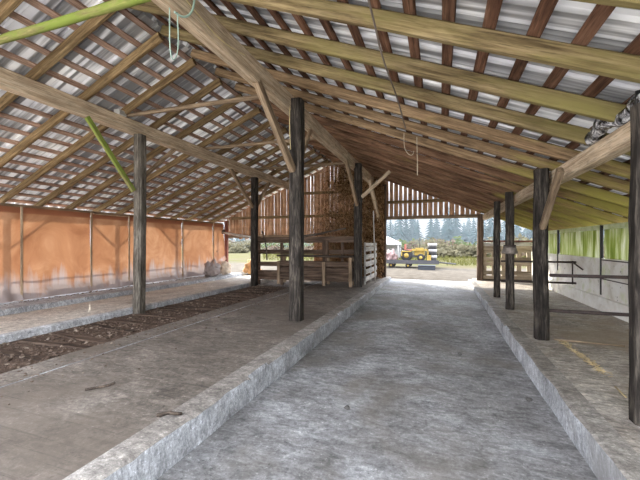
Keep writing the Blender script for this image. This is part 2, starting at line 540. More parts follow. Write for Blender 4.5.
def lathe_mesh(prof, n=20):
    vs, fs = [], []
    for (r, z) in prof:
        for k in range(n):
            a = 2 * math.pi * k / n
            vs.append((r * math.cos(a), r * math.sin(a), z))
    for i in range(len(prof) - 1):
        for k in range(n):
            a = i * n + k; b = i * n + (k + 1) % n
            fs.append((a, b, b + n, a + n))
    fs.append(tuple(range(n))); fs.append(tuple(range(len(vs) - n, len(vs))))
    return mesh_from(vs, fs, 'lathe', True)

ORD = ['zeroth', 'first', 'second', 'third', 'fourth', 'fifth', 'sixth', 'seventh', 'eighth', 'ninth', 'tenth', 'eleventh', 'twelfth', 'thirteenth', 'fourteenth', 'fifteenth', 'sixteenth', 'seventeenth', 'eighteenth', 'nineteenth', 'twentieth', 'twenty-first', 'twenty-second', 'twenty-third', 'twenty-fourth', 'twenty-fifth', 'twenty-sixth']

# ------------------------------------------------------------------ dimensions
EYE = 1.6
PZ = 0.25                       # height of the platforms over the lane
Y0, Y1 = -0.3, 13.7             # near end of the roof, far gable wall
XA, XB, XC = -2.35, -5.98, 1.363
XR, XL = 3.1, -9.5              # right wall, left tarp line
RX, RH = -4.23, EYE + 3.26    # left slope at the ridge
RHR = EYE + 3.37                # the right slope sits a little higher
RD = 0.152                      # rafter depth      # ridge (underside of the rafters)
MR, ML = 0.406, 0.42
def roof(x):
    return RHR - MR * (x - RX) if x > RX else RH - ML * (RX - x)

# ------------------------------------------------------------------ ground and floors
def grid(name, x0, x1, y0, y1, nx, ny, zf, mat, kind='structure'):
    vs, fs = [], []
    for j in range(ny + 1):
        for i in range(nx + 1):
            x = x0 + (x1 - x0) * i / nx; y = y0 + (y1 - y0) * j / ny
            vs.append((x, y, zf(x, y)))
    for j in range(ny):
        for i in range(nx):
            a = j * (nx + 1) + i
            fs.append((a, a + 1, a + nx + 2, a + nx + 1))
    o = link(name, mesh_from(vs, fs, name, True), M[mat])
    if kind: o['kind'] = kind
    return o

# outdoor ground: gravel yard, then scrubby grass
m, t, p = nmat('outdoor ground')
v = coords(t, (1, 1, 1), rnd_off=False)
sp = N(t, 'ShaderNodeSeparateXYZ'); t.links.new(v.outputs[0], sp.inputs[0])
g = tex(t, v, 0.35, 6, 0.65)
g2 = tex(t, v, 3.0, 6, 0.7)
gv = ramp(t, g2, [(0.3, (0.062, 0.053, 0.043)), (0.5, (0.092, 0.080, 0.066)), (0.7, (0.13, 0.114, 0.095))])
gr = ramp(t, g, [(0.35, (0.062, 0.065, 0.022)), (0.5, (0.082, 0.076, 0.034)), (0.65, (0.088, 0.073, 0.048))])
ad = N(t, 'ShaderNodeMath', operation='MULTIPLY_ADD'); ad.inputs[1].default_value = 8.0
t.links.new(g.outputs[0], ad.inputs[0]); t.links.new(sp.outputs['Y'], ad.inputs[2])
mr = N(t, 'ShaderNodeMapRange'); mr.inputs['From Min'].default_value = 25.0; mr.inputs['From Max'].default_value = 27.5
t.links.new(ad.outputs[0], mr.inputs[0])
c = mix(t, gv, gr, mr)
mf = N(t, 'ShaderNodeMapRange'); mf.inputs['From Min'].default_value = 6.0; mf.inputs['From Max'].default_value = -3.0
t.links.new(sp.outputs['Y'], mf.inputs[0])
c = mix(t, c, (0.62, 0.58, 0.52), mf)                      # pale unseen apron, added to bounce light in at the near end
setcol(t, p, c); p.inputs['Roughness'].default_value = 1.0
p.inputs['Specular IOR Level'].default_value = 0.05
bump(t, p, g2, 0.6, 0.05)
M['outdoor'] = m
vs, fs = [], []
rows = [(-60, -0.03), (-1.0, -0.03), (13.62, -0.06), (13.74, 0.11), (40, 0.11), (190, 0.11)]
for (yy, zz) in rows:
    for xx in (-160, -20, -2, 2, 20, 160): vs.append((xx, yy, zz))
for j in range(5):
    for i in range(5): fs.append((j * 6 + i, j * 6 + i + 1, j * 6 + i + 7, j * 6 + i + 6))
o = link('ground', mesh_from(vs, fs, 'ground'), M['outdoor']); o['kind'] = 'structure'

GZ = 0.11                                             # ground level of the yard beyond the far doorway
def lane_z(y):
    f = min(1, max(0, (y - 4.5) / 9.0))
    return 0.15 * f * f * (3 - 2 * f)
grid('floor', -1.82, 1.03, -1.0, 13.95, 12, 60, lambda x, y: lane_z(y) + 0.004 * noise.noise((x * 1.5, y * 1.5, 0)), 'lane')

def slab(name, x0, x1, z0, z1, mat, y0=-1.0, y1=13.6, jl=0.0, jr=0.0, ny=180, chip=0.0, seed=1, zl=None, top=None):
    """long slab along the barn; jl / jr roughen its left and right top edges like chipped concrete"""
    vs, fs = [], []
    zl = z1 if zl is None else zl
    def nz(y, k): return noise.noise((y * 2.3, k, seed * 3.1)) + 0.5 * noise.noise((y * 7.1, k + 5, seed))
    for j in range(ny + 1):
        y = y0 + (y1 - y0) * j / ny
        el = jl * nz(y, 1); er = jr * nz(y, 2)
        dl = abs(jl) * max(0, nz(y, 3)) ; dr = abs(jr) * max(0, nz(y, 4))
        w = x1 - x0
        ring = [(x0 + el * 0.3, z0), (x0 + el, zl - dl * 1.6 - jl * 0.4), (x0 + abs(jl) * 1.3 + 0.002 + el * 0.5, zl), (x0 + w * 0.35, zl + (z1 - zl) * 0.35),
                (x0 + w * 0.65, zl + (z1 - zl) * 0.65), (x1 - abs(jr) * 1.3 - 0.002 + er * 0.5, z1), (x1 + er, z1 - dr * 1.6 - jr * 0.4), (x1 + er * 0.3, z0)]
        vs += [(a, y, b) for a, b in ring]
    n = 8
    for j in range(ny):
        for k in range(n - 1):
            a = j * n + k
            fs.append((a, a + 1, a + n + 1, a + n))
    fs.append(tuple(range(n))); fs.append(tuple(range(ny * n, ny * n + n)))
    me = mesh_from(vs, fs, name)
    o = link(name, me, M[mat]); o['kind'] = 'structure'
    if top:
        me.materials.append(M[top])
        for f in me.polygons:
            if f.normal.z > 0.8: f.material_index = 1
    return o

slab('floor_middle', -4.3, -2.02, 0.0, PZ, 'plat', jl=0.02, seed=3)
slab('trim_1', -2.02, -1.80, 0.0, PZ + 0.006, 'curb', jr=0.022, seed=4, y1=13.7, top='curb_top')
slab('trim_7', -3.885, -3.86, PZ - 0.01, PZ + 0.004, 'curb', jl=0.006, jr=0.006, seed=14, y1=11.0)
slab('trim_2', 1.015, 1.20, 0.0, PZ + 0.004, 'curb', jl=0.018, seed=5, y1=13.7, top='curb_top')
slab('floor_right', 1.20, 3.12, 0.0, PZ, 'plat_r', seed=6, y1=14.3)
slab('floor_gutter', -5.98, -4.3, -0.05, 0.14, 'soil', seed=7, y1=13.6)
slab('trim_3', -6.13, -5.98, 0.0, PZ, 'ledge', jr=0.014, seed=8, y1=9.9)
slab('floor_left', -8.62, -6.13, -0.02, PZ - 0.005, 'floor_l', seed=9, y1=13.7, zl=0.075)
slab('trim_4', -9.75, -8.62, -0.02, 0.205, 'ledge', jr=0.016, seed=10, y1=13.7)

# ------------------------------------------------------------------ roof
def sheet(name, xa, xb):
    """ribbed metal sheet; ribs run down the slope"""
    lift = RD / 0.925 + 0.042
    prof = []
    y = -0.4
    while y < 14.25:
        prof += [(y, 0.0), (y + 0.15, 0.0), (y + 0.163, 0.042), (y + 0.195, 0.042), (y + 0.208, 0.0)]
        y += 0.262
    vs, fs = [], []
    for x in (xa, xb):
        for (yy, dz) in prof:
            vs.append((x, yy, roof(x) + lift + dz + 0.012))
    n = len(prof)
    for i in range(n - 1):
        fs.append((i, i + 1, n + i + 1, n + i))
    me = mesh_from(vs, fs, name)
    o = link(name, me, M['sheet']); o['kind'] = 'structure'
    md = o.modifiers.new('thickness', 'SOLIDIFY'); md.thickness = 0.003; md.offset = 1
    return o
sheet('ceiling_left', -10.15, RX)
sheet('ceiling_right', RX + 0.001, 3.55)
# ridge cap
vs = []
for y in (-0.4, 14.25):
    for dx, dz in ((-0.16, -0.20), (-0.02, 0.0), (0.22, -0.075)):
        vs.append((RX + dx, y, RHR + 0.25 + dz))
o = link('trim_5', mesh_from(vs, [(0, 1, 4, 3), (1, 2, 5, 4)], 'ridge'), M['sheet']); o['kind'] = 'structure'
o.modifiers.new('thickness', 'SOLIDIFY').thickness = 0.003

for side, RY0, RSP, ks in ((-1, 4.33, 0.80, range(11, -6, -1)), (1, 2.96, 0.70, range(15, -4, -1))):
    for idx, k in enumerate(ks):
        y = RY0 + RSP * k
        xe = -10.0 if side < 0 else 3.45
        xr = RX + (-0.012 if side < 0 else 0.014)
        slope = ML if side < 0 else MR
        c_ = math.cos(math.atan(slope))
        dz = RD / 2 / c_
        p0 = (xr, y, roof(xr) + dz); p1 = (xe, y, roof(xe) + dz)
        if side < 0: mt = 'rafter'
        else: mt = 'rafter_moss' if k <= 2 else 'rafter_red' if k > 5 else 'rafter_r'
        o = timber('rafter', p0, p1, 0.088, RD - 0.003, mt, segs=14, jit=0.005, ch=0.03)
        pos = 'at the far gable wall' if idx == 0 else 'above the viewer, ' + ORD[idx + 1] + ' from the gable wall' if y < 2.2 else ORD[idx + 1] + ' from the gable wall'
        look = ('brown round-edged rafter' if side < 0 else {'rafter_moss': 'mossy olive rafter', 'rafter_red': 'red-brown rafter', 'rafter_r': 'brown rafter'}[mt])
        tag(o, f"{look} on the {'left' if side < 0 else 'right'} roof slope, {pos}", 'rafter', f"{'left' if side < 0 else 'right'} slope rafters")

def battens(side, xs):
    for i, x in enumerate(xs):
        slope = ML if side < 0 else MR
        c_ = math.cos(math.atan(slope))
        z = roof(x) + RD / c_ + 0.021
        upv = Vector((-slope * side * -1 if side < 0 else slope, 0, 1)).normalized()
        upv = Vector((-slope, 0, 1)).normalized() if side < 0 else Vector((slope, 0, 1)).normalized()
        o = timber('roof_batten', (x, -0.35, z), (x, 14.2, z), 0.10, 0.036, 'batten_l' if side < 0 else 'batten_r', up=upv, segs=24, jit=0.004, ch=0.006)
        tag(o, f"{'pinkish brown' if side < 0 else 'dark reddish'} roof batten running lengthwise on the {'left' if side < 0 else 'right'} slope, {ORD[i + 1]} down from the ridge",
            'batten', f"{'left' if side < 0 else 'right'} slope battens")
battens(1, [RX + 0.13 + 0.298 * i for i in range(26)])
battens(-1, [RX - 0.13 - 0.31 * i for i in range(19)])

# ------------------------------------------------------------------ posts, plates, ties, braces
def post(x, y, z0, z1, w, label, mat='post', d=None):
    o = timber('post', (x, y, z0), (x, y, z1), w, d or w, mat, up=(0, 1, 0), segs=14, jit=0.008, ch=0.035)
    return tag(o, label, 'post', 'barn posts')
post(XA, 5.48, PZ, EYE + 2.50, 0.22, 'thick dark post near the middle of the barn, standing alone on the left platform')
post(XA, 10.24, PZ, EYE + 2.44, 0.22, 'dark post at the right end of the wooden manger')
post(XB + 0.115, 5.40, 0.13, EYE + 2.24, 0.20, 'grey-brown post standing in the dirt gutter against the left aisle curb', 'post_grey')
post(XB + 0.02, 10.24, 0.10, EYE + 2.24, 0.21, 'dark post at the left end of the board fence')
post(XC + 0.09, 3.2, PZ, EYE + 1.035, 0.16, 'dark square post on the right platform nearest the viewer, cut by the frame')
post(XC, 5.55, PZ, EYE + 1.035, 0.17, 'dark post on the right platform carrying two horizontal stall pipes, second nearest')
post(XC, 7.84, PZ, EYE + 1.035, 0.15, 'dark post on the right platform with a metal cone collar')
post(XC, 9.47, PZ, EYE + 1.035, 0.14, 'slim dark post just beyond the post with the cone collar')
post(XC + 0.03, Y1 - 0.15, PZ, EYE + 1.02, 0.20, 'brown doorway post at the right side of the far opening', 'fence')
post(-2.06, Y1 - 0.2, PZ, EYE + 2.3, 0.19, 'vine-covered doorway post at the left side of the far opening', 'fence')

o = timber('roof_beam', (XA - 0.15, -0.3, EYE + 2.44), (XA - 0.15, 13.5, EYE + 2.44), 0.17, 0.29, 'beam', segs=30, jit=0.004, ch=0.015)
tag(o, 'long pale timber roof beam carried by the middle row of posts', 'beam')
o = timber('roof_beam', (XB - 0.02, -0.3, EYE + 2.385), (XB - 0.02, 13.5, EYE + 2.385), 0.17, 0.27, 'beam', segs=30, jit=0.004, ch=0.015)
tag(o, 'long pale timber roof beam on the left posts, beside the dirt gutter', 'beam')
o = timber('roof_beam', (XC + 0.20, -0.3, EYE + 0.925), (XC + 0.20, 13.6, EYE + 0.925), 0.15, 0.19, 'beam', segs=30, jit=0.004, ch=0.015)
tag(o, 'low pale timber roof beam along the right row of posts', 'beam')

def brace(p0, p1, w, h, mat, label, name='brace', **kw):
    o = timber(name, p0, p1, w, h, mat, **kw)
    return tag(o, label, 'brace', 'braces')
E = EYE
brace((XA - 0.02, 5.36, E + 1.25), (XA - 0.12, 4.30, E + 2.32), 0.09, 0.13, 'brace', 'brown diagonal brace rising towards the viewer from the thick middle post')
brace((XA - 0.02, 5.60, E + 1.42), (XA - 0.12, 6.50, E + 2.32), 0.07, 0.10, 'brace', 'brown diagonal brace on the far side of the thick middle post')
brace((XB + 0.12, 5.27, E + 1.06), (XB + 0.12, 4.30, E + 2.22), 0.06, 0.10, 'brace_moss', 'bright green mossy brace on the left post beside the dirt gutter')
brace((XB + 0.0, 5.50, E + 1.30), (XB + 0.0, 6.55, E + 2.25), 0.06, 0.09, 'brace', 'brown diagonal brace on the far side of the left gutter post')
brace((XB, 10.14, E + 1.22), (XB, 8.85, E + 2.25), 0.09, 0.11, 'brace', 'diagonal brace leaning towards the viewer from the post at the fence end')
brace((XB, 10.34, E + 1.22), (XB, 11.35, E + 2.25), 0.09, 0.11, 'brace', 'diagonal brace on the far side of the post at the fence end')
brace((XA, 10.12, E + 1.15), (XA - 0.10, 9.20, E + 2.32), 0.08, 0.12, 'brace', 'brown diagonal brace leaning towards the viewer from the post beside the manger')
brace((XA + 0.12, 10.24, E + 1.40), (-1.38, 10.24, E + 2.14), 0.07, 0.10, 'beam', 'pale brace reaching right to the rafters from the post beside the manger')
brace((XA, 10.36, E + 1.1), (XA - 0.1, 11.2, E + 2.32), 0.08, 0.12, 'brace', 'brown diagonal brace on the far side of the post beside the manger')
brace((XA + 0.16, 13.32, E + 0.75), (XA - 0.05, 12.3, E + 2.32), 0.10, 0.14, 'beam', 'pale sunlit knee brace above the vine-covered doorway post')
brace((XC - 0.02, 5.43, E + 0.22), (XC - 0.02, 4.72, E + 0.86), 0.07, 0.10, 'brace', 'brown diagonal brace under the low right beam by the stall pipes')
brace((XC + 0.08, 9.58, E + 0.30), (XC + 0.14, 10.25, E + 0.85), 0.06, 0.09, 'beam', 'yellowish brace beyond the slim post on the right platform')

def tie(y, label, mat='brace', d=0.085, x1=XA - 0.10, z0=2.575, z1=2.53):
    o = timber('tie_pole', (XB - 0.10, y, E + z0), (x1, y, E + z1), d, d, mat, kind='pole', segs=16, jit=0.006)
    return tag(o, label, 'tie pole', 'tie poles between the beams')
tie(2.72, 'bright green mossy tie pole overhead at the upper left', 'brace_moss', 0.10)
tie(5.20, 'brown tie pole crossing between the beams at the gutter post')
tie(7.74, 'brown tie pole crossing between the beams, midway to the manger')
tie(10.45, 'brown tie pole crossing between the beams above the board fence')

# ------------------------------------------------------------------ gable wall at the far end
bx = []
r = random.Random(21)
x = XL
def gable_board(x, w, zb, zt0, zt1, yoff):
    return (x, w, zb, zt0, zt1, yoff)
vs, fs = [], []
while x < XC + 0.1:
    w = r.uniform(0.12, 0.17)
    gap = r.choice([0.006, 0.010, 0.014, 0.025, 0.008])
    if x < -5.15: zb = E + 0.22 + r.uniform(-0.04, 0.04); gap = r.choice([0.012, 0.02, 0.03])
    elif x < -2.1: zb = 0.2 + r.uniform(0, 0.06); gap = r.choice([0.003, 0.005, 0.008, 0.012])
    else: zb = E + 0.95 + r.uniform(-0.01, 0.01); gap = r.choice([0.03, 0.04, 0.05])
    x1 = min(x + w, XC + 0.12)
    y = Y1 + 0.06 + r.uniform(0, 0.012)
    zt0, zt1 = roof(x) + 0.11, roof(x1) + 0.11
    b = len(vs)
    for yy in (y, y + 0.022):
        vs += [(x, yy, zb), (x1, yy, zb + r.uniform(-0.01, 0.01)), (x1, yy, zt1), (x, yy, zt0)]
    fs += [(b, b + 1, b + 2, b + 3), (b + 7, b + 6, b + 5, b + 4), (b, b + 4, b + 5, b + 1), (b + 1, b + 5, b + 6, b + 2), (b + 2, b + 6, b + 7, b + 3), (b + 3, b + 7, b + 4, b)]
    x = x1 + gap
o = link('wall_back', mesh_from(vs, fs, 'wall_back'), M['wallboard']); o['kind'] = 'structure'
def girt(x0, x1, z, label, h=0.12, d=0.06, mat='brace'):
    o = timber('girt', (x0, Y1 + 0.02, z), (x1, Y1 + 0.02, z), d, h, mat, segs=10, jit=0.004)
    return tag(o, label, 'girt', 'gable wall girts')
girt(XL, -5.2, E + 0.30, 'horizontal girt at the bottom of the boards on the left of the gable wall')
girt(-6.1, -2.2, E + 2.15, 'upper horizontal girt on the gable wall above the vines', mat='wallg' if 'wallg' in M else 'rafter')
girt(XL + 0.3, -2.2, E + 1.15, 'middle horizontal girt on the gable wall boards', mat='rafter')
girt(-5.2, -2.2, E + 0.2, 'lower horizontal girt on the gable wall behind the fence', mat='rafter')
girt(-1.96, 0.4, E + 1.62, 'horizontal girt on the boards above the far opening', mat='rafter')
o = timber('header_beam', (-2.2, Y1 - 0.03, E + 0.99), (XC + 0.15, Y1 - 0.03, E + 0.99), 0.10, 0.13, 'brace', segs=10)
tag(o, 'brown header beam across the top of the far opening', 'beam')
o = timber('corner_post', (XL + 0.1, Y1 - 0.12, 0.2), (XL + 0.1, Y1 - 0.12, roof(XL) - 0.01), 0.14, 0.14, 'rail_red', up=(0, 1, 0))
tag(o, 'reddish corner post at the far end of the orange tarp wall', 'post')

# ------------------------------------------------------------------ right wall
o = link('wall_right', boxes_mesh([(XR, XR + 0.16, -1.0, 13.9, 0.0, E - 0.31)]), M['whitewash']); o['kind'] = 'structure'
slab('trim_6', XR - 0.07, XR + 0.02, PZ - 0.02, PZ + 0.27, 'whitewash', y1=13.5, jl=0.012, seed=12)
sills = [13.7, 11.05, 8.4, 5.75, 3.1, 0.4]
r = random.Random(5)
for i in range(5):
    y1, y0 = sills[i] - 0.06, sills[i + 1] + 0.06
    vs, fs = [], []
    n = 16
    for j in range(n + 1):
        y = y0 + (y1 - y0) * j / n
        d = 0.006 * (j % 2)
        for z in (E - 0.31, E + 0.0, E + 0.27):
            vs.append((XR + 0.05 + d, y, z))
    for j in range(n):
        for k in range(2):
            a = j * 3 + k
            fs.append((a, a + 1, a + 4, a + 3))
    o = link('wall_panel', mesh_from(vs, fs, 'panel'), M['green_panel'])
    o.modifiers.new('thickness', 'SOLIDIFY').thickness = 0.012
    tag(o, f'mossy green panel on top of the white right wall, {ORD[i + 1]} from the far end', 'panel', 'green wall panels')
o = link('wall_fascia', boxes_mesh([(XR + 0.03, XR + 0.07, 0.4, 13.7, E + 0.275, E + 0.37)]), M['pale_panel'])
tag(o, 'pale mossy board along the wall top under the right rafters', 'board')
for i, y in enumerate((11.05, 8.4, 5.75)):
    z0 = E - 0.75 if y > 11 else E - 1.12
    o = timber('wall_stud', (XR + 0.012, y, max(z0, PZ + 0.3)), (XR + 0.012, y, E + 0.36), 0.045, 0.07, 'black_metal', up=(0, 1, 0), segs=4, jit=0.001)
    tag(o, ['black upright between the far green wall panels', 'taller black upright on the white wall between green panels', 'black upright on the right wall hidden behind the stall pipes'][i], 'upright', 'black wall uprights')
for z, nm in ((E - 0.34, 'upper'), (E - 0.72, 'middle')):
    o = timber('wall_rail', (XR - 0.012, 0.8, z), (XR - 0.012, 8.35, z), 0.012, 0.02, 'pipe', segs=8, jit=0.003)
    tag(o, f'thin dark {nm} conduit running along the white right wall', 'conduit', 'wall conduits')

# ------------------------------------------------------------------ stall pipes on the right
def stall(y, label, drop):
    e_ = empty('stall_divider', (XC + 0.1, y, PZ))
    tag(e_, label, 'stall rail', 'stall dividers')
    for z in (E - 0.45, E - 0.94):
        tube('rail', [(XC + 0.09, y, z), (XR - 0.08, y, z)], 0.024, 'pipe', e_, 10)
    if drop:
        tube('end_upright', [(XR - 0.15, y, E - 0.42), (XR - 0.15, y, E - 0.97)], 0.016, 'pipe', e_, 8)
        tube('elbow', [(XR - 0.15, y, E - 0.45), (XR - 0.05, y - 0.3, E - 0.60)], 0.016, 'pipe', e_, 8)
    return e_
stall(5.53, 'two dark horizontal stall pipes reaching right from the second nearest right post', False)
stall(9.47, 'two dark stall pipes with a closed end, beyond the slim right post', True)

# cone collar on a post
e_ = empty('lamp_shade', (XC, 7.84, E - 0.22))
tag(e_, 'grey metal cone collar around a post on the right platform', 'collar')
link('cone', lathe_mesh([(0.112, 0.0), (0.155, 0.02), (0.15, 0.035), (0.122, 0.11), (0.112, 0.15), (0.108, 0.14), (0.110, 0.08)], 20), M['pipe_grey'], Matrix.Translation((XC, 7.84, E - 0.22)), e_)
link('strap', lathe_mesh([(0.108, 0.0), (0.114, 0.0), (0.114, 0.03), (0.108, 0.03)], 16), M['pipe'], Matrix.Translation((XC, 7.84, E - 0.07)), e_)
e_.name = 'post_collar'

# ------------------------------------------------------------------ orange tarps on the left wall
def tarp(y0, y1, label, zb=0.235, seed=0, torn=False):
    zt = E + 0.86
    ny = max(8, int((y1 - y0) / 0.07)); nz = 26
    vs, fs = [], []
    for j in range(ny + 1):
        f = j / ny; y = y0 + (y1 - y0) * f
        for k in range(nz + 1):
            g_ = k / nz
            bot = zb
            if torn: bot = 0.35 + 0.75 * max(0, noise.noise((y * 3, 2.0, seed))) + 0.5 * f
            z = zt + (bot - zt) * g_
            amp = 0.012 + 0.05 * g_ ** 2
            wob = noise.noise((y * 1.7, z * 0.5, seed)) * amp * 1.4 + noise.noise((y * 6, z * 1.2, seed + 9)) * amp * 0.5 + noise.noise((y * 3, z * 5, seed + 4)) * 0.010
            x = XL + wob + 0.01 + 0.10 * max(0, g_ - 0.88) / 0.12 * (1 + noise.noise((y * 4, 0, seed)))
            vs.append((x, y, z))
    for j in range(ny):
        for k in range(nz):
            a = j * (nz + 1) + k
            if torn and noise.noise((vs[a][1] * 5, vs[a][2] * 3, 3.3)) > 0.42 and k > 12: continue
            fs.append((a, a + 1, a + nz + 2, a + nz + 1))
    o = link('tarp', mesh_from(vs, fs, 'tarp', True), M['tarp'])
    tag(o, label, 'tarp', 'orange tarps on the left wall')
o = link('wall_left', boxes_mesh([(XL - 0.45, XL - 0.30, 0.0, 13.2, -0.02, 0.62)]), M['curb']); o['kind'] = 'structure'
ty = [1.4, 3.3, 5.33, 7.06, 8.32, 10.75, 12.68, 13.5]
tl = ['orange plastic tarp on the left wall, outermost left and mostly out of frame',
      'orange plastic tarp on the left wall at the left edge of the picture',
      'wide orange tarp between the two leftmost pale wall battens',
      'narrow orange tarp just left of the gutter post, with a pale top batten',
      'orange tarp just right of the gutter post on the left wall',
      'long orange tarp with greyish folds, further along the left wall',
      'torn ragged orange tarp at the far end of the left wall']
for i in range(7):
    tarp(ty[i] + 0.002, ty[i + 1] - 0.002, tl[i], seed=i * 3.7, torn=(i == 6))
bl = ['pale wall batten beside the leftmost tarp', 'pale upright wall batten nearest the left edge of the picture', 'thin pale wall batten left of the narrow tarp', 'pale wall batten just behind the gutter post', 'pale wall batten at the middle of the far left wall', 'pale wall batten beside the torn tarp']
for i, y in enumerate(ty[1:7]):
    o = timber('wall_batten', (XL + 0.06, y, 0.21), (XL + 0.06, y, E + 0.87), 0.05, 0.035, 'batten_w', up=(1, 0, 0), segs=6, jit=0.003)
    tag(o, bl[i], 'batten', 'pale wall battens')
o = timber('wall_batten', (XL + 0.055, 7.12, E + 0.845), (XL + 0.055, 8.28, E + 0.845), 0.03, 0.03, 'batten_w', segs=6)
tag(o, 'pale horizontal batten along the top of the narrow tarp', 'batten', 'pale wall battens')
o = timber('wall_plate', (XL - 0.16, 0.5, E + 0.88), (XL - 0.16, 13.6, E + 0.88), 0.12, 0.13, 'brace', segs=16)
tag(o, 'timber wall plate behind the top edge of the orange tarps', 'beam')
# the wall frame behind the tarps, seen through them as shadows
for i, y in enumerate((3.3, 5.33, 8.2, 10.75, 13.3)):
    o = timber('wall_post', (XL - 0.18, y - 0.12, 0.2), (XL - 0.18, y - 0.12, E + 0.80), 0.10, 0.10, 'brace', up=(0, 1, 0), segs=6)
    tag(o, f'wall post showing as a shadow behind the orange tarps, {ORD[i + 1]} from the viewer', 'post', 'posts behind the tarps')
    for s in (-1, 1):
        if 0 < i < 4 or (i == 0 and s > 0):
            o = timber('wall_brace', (XL - 0.18, y - 0.12 + s * 0.09, E + 0.02), (XL - 0.18, y - 0.12 + s * 0.95, E + 0.78), 0.05, 0.055, 'brace', segs=5)
            tag(o, f'diagonal brace behind the tarps on the {"far" if s > 0 else "near"} side of the {ORD[i + 1]} wall post', 'brace', 'braces behind the tarps')
o = timber('wall_girt', (XL - 0.28, 0.5, E - 0.75), (XL - 0.28, 13.2, E - 0.75), 0.03, 0.05, 'brace', segs=8)
tag(o, 'low girt showing faintly behind the orange tarps', 'girt')

# ------------------------------------------------------------------ gutter: rotten slats and clods
r = random.Random(11)
ns = 15
for i in range(ns):
    y = 2.9 + i * 0.48 + r.uniform(-0.12, 0.12)
    o = timber('floor_slat', (-5.86 + r.uniform(-0.03, 0.06), y, 0.142), (-4.42 + r.uniform(-0.35, 0.04), y + r.uniform(-0.12, 0.12), 0.142 + r.uniform(-0.008, 0.012)), r.uniform(0.10, 0.15), 0.045, 'slat', segs=8, jit=0.008)
    tag(o, f'rotten dark slat lying across the dirt gutter, {ORD[i + 1]} from the viewer', 'slat', 'rotten slats across the dirt gutter')
def clods(name, n, region, mat, smin, smax, label, zf, seed):
    r = random.Random(seed)
    vs, fs = [], []
    base = bmesh.new(); bmesh.ops.create_icosphere(base, subdivisions=1, radius=1)
    bv = [v.co.copy() for v in base.verts]; bf = [[v.index for v in f.verts] for f in base.faces]; base.free()
    for _ in range(n):
        x, y = region(r)
        s = smin + (smax - smin) * r.random() ** 3
        b = len(vs); z = zf(x, y)
        for v in bv:
            k = s * r.uniform(0.6, 1.25)
            vs.append((x + v.x * k * 1.3, y + v.y * k * 1.2, z + v.z * k * 0.6 + s * 0.25))
        fs += [tuple(b + i for i in f) for f in bf]
    o = link(name, mesh_from(vs, fs, name), M[mat])
    return tag(o, label, 'dirt', None, 'stuff')
clods('dirt_clods', 5200, lambda r: (r.uniform(-5.93, -4.3), r.uniform(1.5, 10.3)), 'clod', 0.004, 0.030, 'dried dirt and clods filling the gutter between platform and left aisle', lambda x, y: 0.145, 3)
clods('crumbs', 900, lambda r: (-4.27 + abs(r.gauss(0, 0.45)), r.uniform(1.8, 10.0)), 'clod', 0.003, 0.016, 'dirt crumbs scattered on the left platform along the gutter', lambda x, y: PZ, 4)
clods('ledge_debris', 500, lambda r: (XL + 0.12 + abs(r.gauss(0, 0.10)), r.uniform(4.5, 13.0)), 'clod', 0.006, 0.03, 'dark debris along the foot of the orange tarps', lambda x, y: 0.205, 6)

# ------------------------------------------------------------------ board fence and manger
FY = 10.78
e_ = empty('board_fence', (-4.2, FY, PZ))
tag(e_, 'brown board fence with wide gaps across the left platform, behind the manger', 'fence')
for (z, h, x0, x1) in ((1.70, 0.20, -6.2, -2.42), (1.29, 0.15, -6.2, -2.42), (0.86, 0.15, -6.2, -2.42), (0.47, 0.34, -6.15, -2.42), (0.17, 0.12, -5.9, -4.4)):
    if z < 0.2: continue
    timber('rail', (x0, FY - 0.03, z), (x1, FY - 0.03, z + 0.015), 0.035, h, 'fence', e_, segs=12, jit=0.006, ch=0.004)
for x in (-6.12, -5.2, -3.55, -2.5):
    timber('fence_post', (x, FY + 0.04, 0.12 if x < -4.3 else PZ), (x, FY + 0.04, 1.82 if x in (-6.12, -2.5) else 1.70), 0.10, 0.09, 'fence', e_, up=(0, 1, 0), segs=6)
timber('upright_board', (-3.55, FY - 0.06, 1.0), (-3.55, FY - 0.06, 1.68), 0.22, 0.025, 'fence', e_, up=(0, 1, 0))
timber('upright_board', (-2.98, FY - 0.06, 1.0), (-2.98, FY - 0.06, 1.62), 0.09, 0.025, 'fence', e_, up=(0, 1, 0))

e_ = empty('manger', (-3.7, 10.2, PZ))
tag(e_, 'long brown wooden manger with a dark rim standing in front of the board fence', 'manger')
MX0, MX1 = -5.05, -2.56
for (z, h) in ((0.50, 0.20), (0.72, 0.20), (0.93, 0.16)):
    timber('front_board', (MX0, 10.18, z), (MX1, 10.18, z), 0.028, h, 'fence', e_, segs=10, jit=0.004, ch=0.004)
    timber('back_board', (MX0, 10.56, z), (MX1, 10.56, z), 0.028, h, 'fence', e_, segs=10, jit=0.004, ch=0.004)
timber('bottom', (MX0, 10.37, 0.42), (MX1, 10.37, 0.42), 0.35, 0.03, 'fence', e_, segs=6, jit=0.002, ch=0.004)
for x in (MX0 + 0.02, MX1 - 0.02):
    timber('end_panel', (x, 10.20, 0.72), (x, 10.54, 0.72), 0.03, 0.58, 'fence', e_, segs=4, jit=0.002, ch=0.004)
for x in (MX0 + 0.05, -3.42, MX1):
    for y in (10.13, 10.61):
        timber('leg', (x, y, PZ), (x, y, 1.16 if x > -3 or y > 10.5 else 1.0), 0.10, 0.05, 'fence_light', e_, up=(0, 1, 0), segs=6)
for y in (10.13, 10.61):
    tube('rim', [(MX0, y, 1.19), (MX1 + 0.02, y, 1.17)], 0.034, 'stick', e_, 8)
timber('foot_block', (MX1 - 0.02, 10.06, PZ + 0.18), (MX1 + 0.0, 10.06, PZ + 0.42), 0.06, 0.05, 'fence_light', e_, up=(0, 1, 0))

